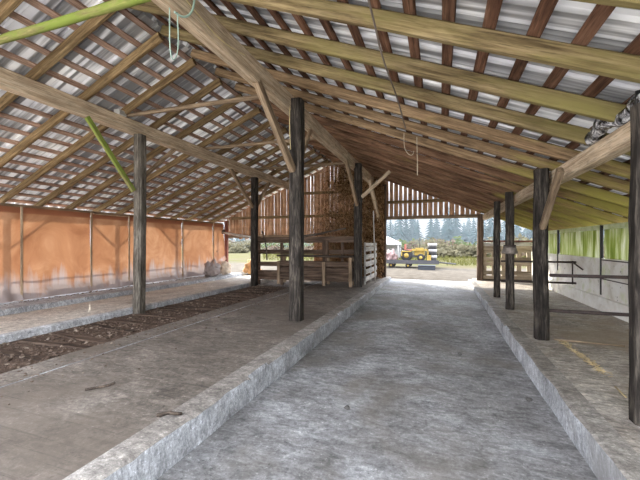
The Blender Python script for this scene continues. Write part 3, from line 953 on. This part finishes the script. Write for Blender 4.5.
o = tube('stick', [(-5.62, 10.50, 1.02), (-5.72, 10.62, 1.55), (-5.92, 10.70, 2.02)], 0.026, 'stick', smooth_pts=1)
tag(o, 'dark stick leaning on the left part of the board fence', 'stick')
o = timber('plank', (-4.28, FY - 0.02, 1.83), (-2.9, FY + 0.06, 2.08), 0.09, 0.05, 'stick', segs=6)
tag(o, 'long dark plank lying tilted along the top of the board fence', 'plank')
o = timber('plank', (-4.42, FY + 0.10, 1.83), (-3.68, FY + 0.14, 1.93), 0.14, 0.07, 'stick', segs=6)
tag(o, 'short dark plank on the fence top under the tilted plank', 'plank')
# rail from the fence post back to the tarp wall
o = timber('pole', (-6.12, 10.30, E + 0.20), (-9.2, 13.0, E + 0.47), 0.085, 0.085, 'white_wood', kind='pole', segs=10)
tag(o, 'pale grey pole running from the fence end post back to the tarp wall', 'pole')
o = timber('block', (-9.12, 12.95, E + 0.40), (-9.12, 12.95, E + 0.58), 0.12, 0.12, 'stick', up=(0, 1, 0), segs=2)
tag(o, 'small dark block at the far end of the pale grey pole', 'block')

# pale gate panel beside the far doorway
e_ = empty('pallet_gate', (-2.27, 12.0, PZ))
tag(e_, 'white slatted gate panel by the vine-covered doorway post', 'gate')
for z in (0.42, 0.66, 0.90, 1.14, 1.40, 1.56):
    timber('slat', (-2.25, 10.9, z), (-2.25, 12.95, z), 0.025, 0.16 if z < 1.5 else 0.10, 'white_wood', e_, segs=6, jit=0.003, ch=0.004)
for y in (10.95, 11.95, 12.9):
    timber('upright', (-2.285, y, PZ), (-2.285, y, 1.62), 0.10, 0.035, 'white_wood', e_, up=(1, 0, 0), segs=4)
o = timber('pole', (-2.15, 12.1, PZ), (-2.20, 12.05, 2.75), 0.045, 0.045, 'white_wood', kind='pole', up=(0, 1, 0), segs=6)
tag(o, 'thin white upright pole leaning by the white gate panel', 'pole')

# pallets closing the right bay
def pallet(x0, x1, label, seed):
    r = random.Random(seed)
    y = Y1 - 0.05
    e_ = empty('pallet', ((x0 + x1) / 2, y, PZ))
    tag(e_, label, 'pallet', 'pallets closing the right bay')
    for f in (0.05, 0.5, 0.95):
        x = x0 + (x1 - x0) * f
        timber('stringer', (x, y, PZ + 0.02), (x + r.uniform(-0.02, 0.02), y, E - 0.16), 0.15, 0.07, 'pallet', e_, up=(0, 1, 0), segs=5)
    for z in (0.36, 0.53, 0.87, 1.02, 1.36):
        timber('slat', (x0, y - 0.055, z + r.uniform(-0.02, 0.02)), (x1, y - 0.055, z + r.uniform(-0.02, 0.02)), 0.022, r.uniform(0.13, 0.17) * (1.45 if z > 1.3 else 1.0), 'pallet', e_, segs=5, jit=0.003, ch=0.004)
pallet(1.52, 2.22, 'pale upright pallet in the right bay next to the doorway post', 1)
pallet(2.28, 3.02, 'pale upright pallet in the right bay next to the white wall', 2)
o = timber('gate_rail', (XC + 0.13, Y1 - 0.08, E + 0.06), (XR, Y1 - 0.08, E + 0.06), 0.06, 0.06, 'rail_red', segs=6)
tag(o, 'red-brown rail above the pallets in the right bay', 'rail')
o = timber('gate_rail', (XC + 0.13, Y1 - 0.06, E - 0.055), (XR, Y1 - 0.06, E - 0.055), 0.05, 0.11, 'white_wood', segs=6)
tag(o, 'white board just under the red-brown rail in the right bay', 'board')
o = timber('gate_rail', (XC + 0.13, Y1 - 0.16, PZ + 0.035), (XR, Y1 - 0.16, PZ + 0.035), 0.05, 0.06, 'stick', segs=6)
tag(o, 'dark low sill along the foot of the pallets', 'rail')

# ------------------------------------------------------------------ dead vines on the gable wall
def vines(name, n, nl, sample, label, seed):
    r = random.Random(seed)
    vs, fs = [], []
    def strand(p, d, steps, rad, xmax=-2.03):
        ring = None
        for s in range(steps):
            d = (d + Vector((r.gauss(0, 0.45), r.gauss(0, 0.22), r.gauss(-0.06, 0.45)))).normalized()
            q = p + d * 0.09
            q.y = min(q.y, Y1 - 0.01); q.x = min(q.x, xmax); q.z = min(max(q.z, 0.27), roof(q.x) - 0.03)
            side = d.cross(Vector((0.2, 1, 0.1))).normalized() * rad
            upp = d.cross(side).normalized() * rad
            b = len(vs)
            if ring is None:
                vs.extend([p + side, p - side * 0.5 + upp, p - side * 0.5 - upp]); ring = b; b += 3
            vs.extend([q + side, q - side * 0.5 + upp, q - side * 0.5 - upp])
            for k in range(3):
                fs.append((ring + k, ring + (k + 1) % 3, b + (k + 1) % 3, b + k))
            ring = b; p = q
    for _ in range(n):
        p = sample(r)
        strand(p, Vector((r.gauss(0, 0.6), r.gauss(0, 0.2), r.gauss(-0.3, 0.8))).normalized(), r.randint(4, 11), r.uniform(0.004, 0.013))
    for _ in range(nl):
        p = sample(r)
        a = Vector((r.gauss(0, 1), r.gauss(0, 1), r.gauss(0, 1))).normalized() * r.uniform(0.03, 0.08)
        b_ = Vector((r.gauss(0, 1), r.gauss(0, 1), r.gauss(0, 1))).normalized() * r.uniform(0.015, 0.04)
        b = len(vs)
        vs.extend([p - a, p + b_, p + a, p - b_ * 0.8])
        fs.append((b, b + 1, b + 2, b + 3))
    me = bpy.data.meshes.new(name); me.from_pydata([tuple(v) for v in vs], [], fs); me.update()
    o = link(name, me, M['vine'])
    return tag(o, label, 'vine', None, 'stuff')
def wall_sample(r):
    while True:
        x = r.uniform(-5.1, -2.1)
        z = r.uniform(0.4, roof(x) - 0.05)
        f = (x + 5.1) / 3.0
        dens = 0.10 + 0.9 * f ** 1.5
        if z > 3.3 and f < 0.35: dens *= 0.3
        dens *= 0.55 + 0.9 * noise.noise((x * 1.3, z * 1.1, 4.0))
        if r.random() < dens:
            return Vector((x, Y1 - 0.03 - abs(r.gauss(0, 0.12 + 0.16 * f)), z))
vines('dead_vines', 2000, 4200, wall_sample, 'tangle of dead brown vines covering the right half of the gable wall', 31)
def jamb_sample(r):
    z = r.uniform(0.4, 4.0)
    k = 0.12 + 0.06 * math.sin(z * 2.1)
    if z < 2.2: k += 0.03
    return Vector((-2.16 - abs(r.gauss(0, k)), Y1 - 0.18 - abs(r.gauss(0, 0.22)), z))
vines('dead_vines', 420, 900, jamb_sample, 'dead brown vines hanging around the doorway post at the far opening', 32)

# ------------------------------------------------------------------ small things hanging about
e_ = empty('wire_loop', (XA - 0.02, 2.72, E + 2.30))
tag(e_, 'pale green wire hanging in a long loop from the middle beam', 'wire')
px = XA - 0.03
tube('cord', [(px + 0.02, 2.86, E + 2.62), (px + 0.03, 2.84, E + 2.42), (px + 0.02, 2.80, E + 2.30), (px, 2.72, E + 2.22), (px - 0.02, 2.62, E + 2.22)], 0.011, 'wire_green', e_, 8, 2)
tube('loop', [(px - 0.02, 2.66, E + 2.24), (px - 0.02, 2.68, E + 1.90), (px - 0.02, 2.62, E + 1.74), (px - 0.02, 2.56, E + 1.78), (px - 0.02, 2.56, E + 2.22)], 0.006, 'wire_green', e_, 6, 2)
o = tube('wire', [(XA - 0.055, 2.55, E + 2.50), (XA - 0.05, 3.0, E + 2.40), (XA - 0.055, 3.4, E + 2.36), (XA - 0.06, 3.9, E + 2.47)], 0.006, 'wire_yellow', smooth_pts=2)
tag(o, 'thin yellow wire sagging along the side of the middle beam', 'wire')
o = tube('wire', [(XA - 0.05, 5.30, E + 2.34), (XA - 0.04, 5.26, E + 1.95), (XA - 0.05, 5.33, E + 1.6)], 0.006, 'wire_yellow', smooth_pts=1)
tag(o, 'short yellow wire hanging at the top of the thick middle post', 'wire')
e_ = empty('junction_box', (XB + 0.02, 5.12, E + 2.50))
tag(e_, 'small white electrical box on the left beam above the gutter post', 'box')
link('box', boxes_mesh([(-0.06, 0.06, -0.09, 0.09, 0.025, 0.12)]), M['white_box'], Matrix.Translation((XB + 0.02, 5.05, E + 2.50)), e_)
link('cover', boxes_mesh([(0.06, 0.07, -0.07, 0.07, 0.035, 0.11)]), M['zinc'], Matrix.Translation((XB + 0.02, 5.05, E + 2.50)), e_)

cz = lambda y, s=0.0: E + (roof(-0.5) - E) - 0.02 - s
o = tube('cable', [(-0.5, 1.9, cz(0)), (-0.5, 2.7, cz(0, 0.01)), (-0.52, 3.3, cz(0, 0.05)), (-0.5, 4.24, cz(0)), (-0.49, 4.8, cz(0, 0.04)), (-0.5, 5.5, cz(0, 0.03))], 0.009, 'cable', smooth_pts=2)
tag(o, 'dark cable running lengthwise under the right rafters', 'cable')
o = tube('rope', [(-0.56, 5.9, E + 1.86), (-0.56, 5.9, E + 1.62), (-0.50, 5.9, E + 1.50), (-0.42, 5.92, E + 1.47), (-0.40, 5.92, E + 1.55)], 0.006, 'rope_tan', smooth_pts=2)
tag(o, 'pale rope hook dangling under the right rafters', 'rope')
o = tube('rope', [(-0.36, 6.05, E + 1.82), (-0.35, 6.05, E + 1.4), (-0.35, 6.05, E + 1.16)], 0.008, 'rope_tan')
tag(o, 'tan string hanging straight down beside the pale rope hook', 'rope')

# plastic bundle on the right beam
e_ = empty('plastic_bundle', (XC + 0.2, 3.8, E + 1.10))
tag(e_, 'crumpled black and clear plastic bundle lying on the low right beam', 'plastic')
r = random.Random(3)
pts, rad = [], []
for i in range(26):
    f = i / 25
    pts.append((XC + 0.12 + 0.03 * math.sin(f * 9), 3.22 + 1.22 * f, E + 1.075 + 0.03 * math.sin(f * 14) + 0.02))
    rad.append(0.035 + 0.03 * abs(math.sin(f * 8)) + r.uniform(0, 0.012))
me = tube_mesh([Vector(q) for q in pts], rad, 12)
for v in me.vertices:
    v.co += Vector((noise.noise(v.co * 14), noise.noise(v.co * 14 + Vector((5, 0, 0))), noise.noise(v.co * 14 + Vector((0, 7, 0))))) * 0.016
link('wrap', me, M['plastic'], None, e_)
tube('strap', [(XC + 0.10, 3.72, E + 1.19), (XC + 0.09, 3.78, E + 1.05), (XC + 0.10, 3.85, E + 1.17)], 0.012, 'black_metal', e_, 6, 1)
tube('tail', [(XC + 0.10, 3.30, E + 1.18), (XC + 0.095, 3.32, E + 1.06), (XC + 0.10, 3.36, E + 0.96)], [0.025, 0.018, 0.006], 'black_metal', e_, 6)

# litter on the floors
o = tube('twig', [(-2.06, 2.06, PZ + 0.02), (-1.99, 2.13, PZ + 0.022), (-1.94, 2.10, PZ + 0.035), (-1.90, 2.15, PZ + 0.016)], 0.013, 'stick', smooth_pts=1)
tag(o, 'dark twig lying at the edge of the left platform', 'twig')
o = tube('twig', [(-3.05, 2.22, PZ + 0.012), (-2.93, 2.36, PZ + 0.012), (-2.90, 2.40, PZ + 0.03)], 0.011, 'stick', smooth_pts=1)
tag(o, 'short stick lying out on the left platform concrete', 'twig')
o = tube('stick', [(1.55, 3.90, PZ + 0.010), (1.53, 3.66, PZ + 0.012)], 0.007, 'straw')
o.name = 'twig'
tag(o, 'thin pale stick lying beside the nearest right post', 'twig')
r = random.Random(9)
vs, fs = [], []
for _ in range(170):
    f = r.random()
    x = 1.55 + 0.03 * f + abs(r.gauss(0, 0.035)); y = 5.45 - 1.2 * f + r.gauss(0, 0.05)
    a = r.uniform(0, math.pi); l = r.uniform(0.015, 0.05)
    d = Vector((math.cos(a), math.sin(a), 0)) * l; s = Vector((-math.sin(a), math.cos(a), 0)) * 0.003
    z = PZ + r.uniform(0.003, 0.018); b = len(vs); c0 = Vector((x, y, z)); u = Vector((0, 0, 0.004))
    vs += [c0 - d - s, c0 - d + s, c0 + d + s + u, c0 + d - s + u, c0 - d + u, c0 + d + u * 2]
    fs += [(b, b + 1, b + 2, b + 3), (b + 1, b + 4, b + 5, b + 2), (b + 4, b, b + 3, b + 5)]
o = link('straw', mesh_from(vs, fs, 'straw'), M['straw'])
tag(o, 'line of loose straw on the right platform behind the second post', 'straw', None, 'stuff')
o = tube('rod', [(1.50, 5.52, PZ + 0.014), (2.27, 5.46, PZ + 0.014)], 0.013, 'fence_light')
tag(o, 'thin tan rod lying on the right platform near the stall pipes', 'rod')
for i, (x, y, s, lb) in enumerate(((0.28, 5.25, 0.03, 'small dark stone alone in the middle of the lane'), (0.86, 3.95, 0.03, 'small dark stone on the lane near the right curb'), (-0.84, 3.18, 0.028, 'small dark stone on the near part of the lane'))):
    bm = bmesh.new(); bmesh.ops.create_icosphere(bm, subdivisions=2, radius=s)
    for v in bm.verts: v.co = v.co * (1 + 0.35 * noise.noise(v.co * 40 + Vector((i, 0, 0)))); v.co.z *= 0.6
    me = bpy.data.meshes.new('stone'); bm.to_mesh(me); bm.free()
    o = link('stone', me, M['stone'], Matrix.Translation((x, y, lane_z(y) + s * 0.5)))
    tag(o, lb, 'stone')

# things by the open corner beyond the torn tarp
def sack(loc, sx, sy, sz, mat, name, label, cat, seed):
    bm = bmesh.new(); bmesh.ops.create_icosphere(bm, subdivisions=4, radius=1)
    for v in bm.verts:
        k = 1 + 0.45 * noise.noise(v.co * 1.9 + Vector((seed, 0, 0))) + 0.34 * noise.noise(v.co * 4 + Vector((0, seed, 0)))
        v.co = Vector((v.co.x * sx * k, v.co.y * sy * k, max(-0.35, v.co.z) * sz * k))
    zmin = min(v.co.z for v in bm.verts)
    for v in bm.verts: v.co.z -= zmin
    me = bpy.data.meshes.new(name); bm.to_mesh(me); bm.free()
    for f in me.polygons: f.use_smooth = True
    o = link(name, me, M[mat], Matrix.Translation(loc))
    return tag(o, label, cat)
M['sack'] = plain('pale sacking', (0.70, 0.58, 0.46), 0.9, 0, 0.5, 5)
M['sack_orange'] = plain('orange sacking', (0.66, 0.36, 0.15), 0.9, 0, 0.5, 5)
sack((-8.95, 11.9, 0.205), 0.22, 0.38, 0.42, 'tarp', 'fallen_tarp', 'crumpled fallen piece of orange tarp on the wall ledge', 'tarp', 1)
sack((-8.98, 12.85, 0.205), 0.22, 0.35, 0.36, 'sack', 'sack', 'pale full sack on the ledge under the torn tarp', 'sack', 2)
sack((-8.5, 14.4, GZ), 0.35, 0.35, 0.45, 'sack_orange', 'tree_stump', 'orange-brown stump just outside the open far left corner', 'stump', 5)

# ------------------------------------------------------------------ the yard and fields beyond
def leaf_ball(n, seed, flat=0.8, leaf=0.09):
    r = random.Random(seed)
    vs, fs = [], []
    for _ in range(n):
        d = Vector((r.gauss(0, 1), r.gauss(0, 1), r.gauss(0, 1))).normalized()
        rad = r.uniform(0.45, 1.0) * (0.8 + 0.4 * noise.noise(d * 2 + Vector((seed, 0, 0))))
        p = Vector((d.x * rad, d.y * rad, abs(d.z) * rad * flat + 0.03 if d.z > -0.3 else 0.05 + r.random() * 0.3))
        a = Vector((r.gauss(0, 1), r.gauss(0, 1), r.gauss(0, 1))).normalized() * leaf * r.uniform(0.6, 1.4)
        b_ = a.cross(Vector((r.gauss(0, 1), r.gauss(0, 1), r.gauss(0, 1)))).normalized() * leaf * 0.6
        b = len(vs)
        vs += [p - a, p + b_, p + a, p - b_]
        fs.append((b, b + 1, b + 2, b + 3))
    me = bpy.data.meshes.new('shrub'); me.from_pydata([tuple(v) for v in vs], [], fs); me.update()
    return me
shr = {}
for nm in ('foliage_pale', 'foliage_brown', 'foliage_green'):
    shr[nm] = [leaf_ball(900, s * 7 + len(nm), leaf=0.10) for s in range(3)]
    for me in shr[nm]: me.materials.append(M[nm])
r = random.Random(77)
adj = {'foliage_pale': 'pale tan scrub bush in the field beyond the far opening', 'foliage_brown': 'reddish brown scrub bush in the field beyond the far opening', 'foliage_green': 'green scrub bush in the field beyond the far opening'}
for i in range(90):
    y = r.uniform(36, 95)
    x = r.uniform(-0.75, 0.75) * y
    nm = r.choice(['foliage_pale', 'foliage_pale', 'foliage_brown', 'foliage_brown', 'foliage_green'])
    s = r.uniform(1.5, 3.2) * (0.65 + y / 110)
    mw = Matrix.Translation((x, y, GZ)) @ Matrix.Rotation(r.uniform(0, 6), 4, 'Z') @ Matrix.Diagonal((s * 1.3, s * 1.3, s * 0.95, 1))
    o = link('shrub', r.choice(shr[nm]), None, mw)
    tag(o, adj[nm], 'shrub', adj[nm].split(' beyond')[0])

def conifer_mesh(seed):
    r = random.Random(seed)
    vs, fs = [], []
    tiers = 11
    for k in range(tiers):
        f = k / tiers
        z = 0.10 + 0.9 * f; rad = 0.20 * (1 - f) ** 0.85 + 0.012
        n = 9
        tip = len(vs); vs.append((0, 0, z + 0.16 * (1 - f * 0.5)))
        ring = []
        for j in range(n):
            a = 2 * math.pi * (j + 0.5 * (k % 2)) / n + r.uniform(-0.2, 0.2)
            q = rad * r.uniform(0.65, 1.2)
            ring.append(len(vs)); vs.append((q * math.cos(a), q * math.sin(a), z - 0.03 * r.random()))
            ring.append(len(vs)); a2 = a + math.pi / n; q2 = q * 0.55
            vs.append((q2 * math.cos(a2), q2 * math.sin(a2), z + 0.03))
        for j in range(len(ring)):
            fs.append((tip, ring[j], ring[(j + 1) % len(ring)]))
    b = len(vs)
    for z in (0.0, 0.3):
        for j in range(6): vs.append((0.02 * math.cos(j * math.pi / 3), 0.02 * math.sin(j * math.pi / 3), z))
    for j in range(6): fs.append((b + j, b + (j + 1) % 6, b + 6 + (j + 1) % 6, b + 6 + j))
    me = mesh_from(vs, fs, 'conifer')
    me.materials.append(M['conifer'])
    return me
con = [conifer_mesh(s) for s in range(4)]
trunk = loft(1.0, 0.35, 0.35, kind='pole', segs=3, jit=0.0)
r = random.Random(55)
for i in range(170):
    f = i / 169
    ang = -52 + 104 * f
    y = r.uniform(108, 150)
    x = math.tan(R(ang)) * y * 0.9 + r.uniform(-2, 2)
    h = r.uniform(7.0, 12.5)
    mw = Matrix.Translation((x, y, GZ)) @ Matrix.Rotation(r.uniform(0, 6), 4, 'Z') @ Matrix.Diagonal((h * 1.5, h * 1.5, h, 1))
    o = link('conifer', r.choice(con), None, mw)
    tag(o, 'hazy blue-green conifer in the distant treeline', 'tree', 'distant treeline conifers')

# grass tufts at the edge of the yard
r = random.Random(8)
vs, fs = [], []
for _ in range(9000):
    y = r.uniform(24, 44); x = r.uniform(-0.55, 0.5) * y
    if y < 27 and x < 0.5: continue
    h = r.uniform(0.12, 0.45); a = r.uniform(0, 6.3)
    d = Vector((math.cos(a), math.sin(a), 0)) * r.uniform(0.015, 0.04); ln = Vector((r.gauss(0, 0.12), r.gauss(0, 0.12), h))
    b = len(vs); c0 = Vector((x, y, GZ))
    vs += [c0 - d, c0 + d, c0 + ln]
    fs.append((b, b + 1, b + 2))
me = bpy.data.meshes.new('grass'); me.from_pydata([tuple(v) for v in vs], [], fs); me.update()
o = link('grass', me, M['grass'])
tag(o, 'yellow-green grass growing beyond the gravel yard', 'grass', None, 'stuff')

# machinery in the yard
M['yellow'] = plain('yellow machine paint', (0.36, 0.25, 0.05), 0.5, 0, 0.4, 4)
M['redp'] = plain('dull red paint', (0.34, 0.10, 0.07), 0.6)
M['tyre'] = plain('black tyre', (0.02, 0.02, 0.022), 0.8)
M['white_p'] = plain('white sheet', (0.34, 0.34, 0.35), 0.7)
M['pink'] = plain('pinkish wrap', (0.24, 0.16, 0.155), 0.6)
M['deck'] = plain('dark grey deck', (0.06, 0.06, 0.068), 0.7)
M['orange_p'] = plain('orange plastic', (0.42, 0.18, 0.03), 0.5)
M['darkblue'] = plain('dark slate blue', (0.035, 0.043, 0.058), 0.6)
def wheel(loc, r_, w, parent, mat='tyre'):
    mw = Matrix.Translation(loc) @ Matrix.Rotation(R(90), 4, 'X')
    o = link('wheel', lathe_mesh([(r_ * 0.45, -w / 2), (r_ * 0.9, -w / 2), (r_, -w * 0.3), (r_, w * 0.3), (r_ * 0.9, w / 2), (r_ * 0.45, w / 2)], 18), M[mat], mw, parent)
    mh = mw @ Matrix.Translation((0, 0, 0))
    h = bpy.data.objects.new('hub', lathe_mesh([(r_ * 0.1, -w * 0.53), (r_ * 0.44, -w * 0.51), (r_ * 0.44, w * 0.51), (r_ * 0.1, w * 0.53)], 14))
    h.data.materials.append(M['yellow']); COL.objects.link(h); h.parent = o; h.matrix_basis = Matrix.Identity(4); WM[h.name] = mw
    return o
TX, TY = -1.55, 21.5
# low trailer
e_ = empty('trailer', (TX - 0.2, TY, GZ)); tag(e_, 'low dark flatbed trailer in the gravel yard under the yellow tractor', 'trailer')
link('deck', boxes_mesh([(-1.75, 1.75, -0.7, 0.7, 0.30, 0.40)]), M['deck'], Matrix.Translation((TX - 0.2, TY, GZ)), e_)
link('side_rail', boxes_mesh([(-1.75, 1.75, -0.74, -0.70, 0.25, 0.48)]), M['deck'], Matrix.Translation((TX - 0.2, TY, GZ)), e_)
tube('drawbar', [(TX + 1.5, TY, GZ + 0.33), (TX + 2.5, TY, GZ + 0.25)], 0.04, 'deck', e_)
for dx in (-1.0, 0.0):
    for dy in (-0.62, 0.62):
        wheel((TX - 0.2 + dx, TY + dy, GZ + 0.15), 0.15, 0.12, e_)
# yellow tractor
e_ = empty('tractor', (TX + 0.1, TY, GZ + 0.40)); tag(e_, 'small yellow tractor standing on the trailer in the yard', 'tractor')
T0 = Matrix.Translation((TX + 0.1, TY, GZ + 0.40))
link('hood', boxes_mesh([(0.05, 0.62, -0.22, 0.22, 0.35, 0.72), (0.10, 0.56, -0.19, 0.19, 0.72, 0.80)]), M['yellow'], T0, e_)
link('chassis', boxes_mesh([(-0.62, 0.60, -0.16, 0.16, 0.22, 0.36)]), M['deck'], T0, e_)
link('fender', boxes_mesh([(-0.70, -0.15, -0.46, -0.20, 0.55, 0.62), (-0.70, -0.15, 0.20, 0.46, 0.55, 0.62), (-0.72, -0.66, -0.46, 0.46, 0.30, 0.62)]), M['yellow'], T0, e_)
link('loader_arm', boxes_mesh([(-0.1, 0.85, -0.36, -0.29, 0.62, 0.74), (0.79, 0.86, -0.36, -0.29, 0.10, 0.74), (0.78, 1.0, -0.45, 0.45, 0.05, 0.36)]), M['yellow'], T0, e_)
link('seat', boxes_mesh([(-0.50, -0.12, -0.2, 0.2, 0.62, 0.70), (-0.55, -0.47, -0.2, 0.2, 0.66, 1.02)]), M['redp'], T0, e_)
tube('steering_column', [(TX + 0.1 + 0.05, TY, GZ + 1.08), (TX + 0.1 - 0.06, TY, GZ + 1.31)], 0.02, 'tyre', e_)
link('steering_wheel', lathe_mesh([(0.12, 0), (0.16, 0.0), (0.16, 0.025), (0.12, 0.025)], 14), M['tyre'], Matrix.Translation((TX + 0.03, TY, GZ + 1.31)) @ Matrix.Rotation(R(-25), 4, 'Y'), e_)
for x, rr in ((-0.42, 0.34), (0.42, 0.22)):
    for y in (-0.33, 0.33):
        wheel((TX + 0.1 + x, TY + y, GZ + 0.40 + rr), rr, 0.17, e_)
tube('exhaust', [(TX + 0.45, TY - 0.1, GZ + 1.18), (TX + 0.45, TY - 0.1, GZ + 1.78)], 0.025, 'tyre', e_)
# stack of tyres
for k in range(6):
    z = k * 0.18
    o = link('tyre', lathe_mesh([(0.13, 0.0), (0.24, 0.0), (0.27, 0.04), (0.27, 0.13), (0.24, 0.172), (0.13, 0.172)], 18), M['white_p' if k % 2 else 'tyre'], Matrix.Translation((TX + 1.15 + 0.02 * (k % 2), TY + 0.1, GZ + 0.405 + z)))
    tag(o, f"{'white-painted' if k % 2 else 'black'} tyre in the stack on the right end of the trailer, {ORD[k + 1]} from the bottom", 'tyre', 'stacked tyres on the trailer')
sack((TX - 1.25, TY - 0.1, GZ + 0.40), 0.34, 0.32, 0.42, 'pink', 'wrapped_bale', 'pinkish wrapped bale on the trailer left of the yellow tractor', 'bale', 8)
e_ = empty('bucket', (TX - 1.72, TY - 1.1, GZ)); tag(e_, 'orange plastic bucket on the gravel at the left end of the trailer', 'bucket')
link('body', lathe_mesh([(0.15, 0.0), (0.20, 0.42), (0.215, 0.43), (0.215, 0.46), (0.19, 0.46), (0.14, 0.03)], 18), M['orange_p'], Matrix.Translation((TX - 1.72, TY - 1.1, GZ)), e_)
tube('handle', [(TX - 1.93, TY - 1.1, GZ + 0.44), (TX - 1.85, TY - 1.1, GZ + 0.63), (TX - 1.59, TY - 1.1, GZ + 0.63), (TX - 1.51, TY - 1.1, GZ + 0.44)], 0.01, 'tyre', e_, 6, 1)
e_ = empty('crate', (TX + 0.9, TY - 1.6, GZ)); tag(e_, 'low dark slate crate on the gravel in front of the trailer', 'crate')
T0 = Matrix.Translation((TX + 0.9, TY - 1.6, GZ))
link('body', boxes_mesh([(-0.45, 0.45, -0.3, -0.27, 0, 0.22), (-0.45, 0.45, 0.27, 0.3, 0, 0.22), (-0.45, -0.42, -0.27, 0.27, 0, 0.22), (0.42, 0.45, -0.27, 0.27, 0, 0.22), (-0.42, 0.42, -0.27, 0.27, 0, 0.03)]), M['darkblue'], T0, e_)
link('lid', boxes_mesh([(-0.47, 0.47, -0.32, 0.32, 0.22, 0.25)]), M['darkblue'], T0, e_)
# white canopy tent further back
e_ = empty('canopy', (-4.7, 33.0, GZ)); tag(e_, 'white peaked canopy tent standing behind the trailer', 'tent')
T0 = Matrix.Translation((-4.7, 33, GZ))
link('roof', mesh_from([(-1.2, -1.2, 1.5), (1.2, -1.2, 1.5), (1.2, 1.2, 1.5), (-1.2, 1.2, 1.5), (0, 0, 2.15), (-1.2, -1.2, 1.3), (1.2, -1.2, 1.3), (1.2, 1.2, 1.3), (-1.2, 1.2, 1.3)],
     [(0, 1, 4), (1, 2, 4), (2, 3, 4), (3, 0, 4), (0, 5, 6, 1), (1, 6, 7, 2), (2, 7, 8, 3), (3, 8, 5, 0)], 'tent'), M['white_p'], T0, e_)
for sx in (-1.15, 1.15):
    for sy in (-1.15, 1.15):
        tube('leg', [(-4.7 + sx, 33 + sy, GZ), (-4.7 + sx, 33 + sy, GZ + 1.5)], 0.03, 'zinc', e_)
link('side_wall', boxes_mesh([(-1.17, 1.17, 1.12, 1.15, 0.0, 1.45)]), M['white_p'], T0, e_)

# thin mist lying over the far field
m = bpy.data.materials.new('field mist'); m.use_nodes = True
t = m.node_tree; t.nodes.clear()
mo = t.nodes.new('ShaderNodeOutputMaterial'); vsn = t.nodes.new('ShaderNodeVolumeScatter')
vsn.inputs['Color'].default_value = (0.80, 0.90, 1.0, 1); vsn.inputs['Density'].default_value = 0.0014; vsn.inputs['Anisotropy'].default_value = 0.2
t.links.new(vsn.outputs[0], mo.inputs['Volume'])
o = link('mist', boxes_mesh([(-150, 150, 46, 170, 0.13, 18)]), m)
tag(o, 'pale blue mist lying over the far field', 'mist', None, 'stuff')
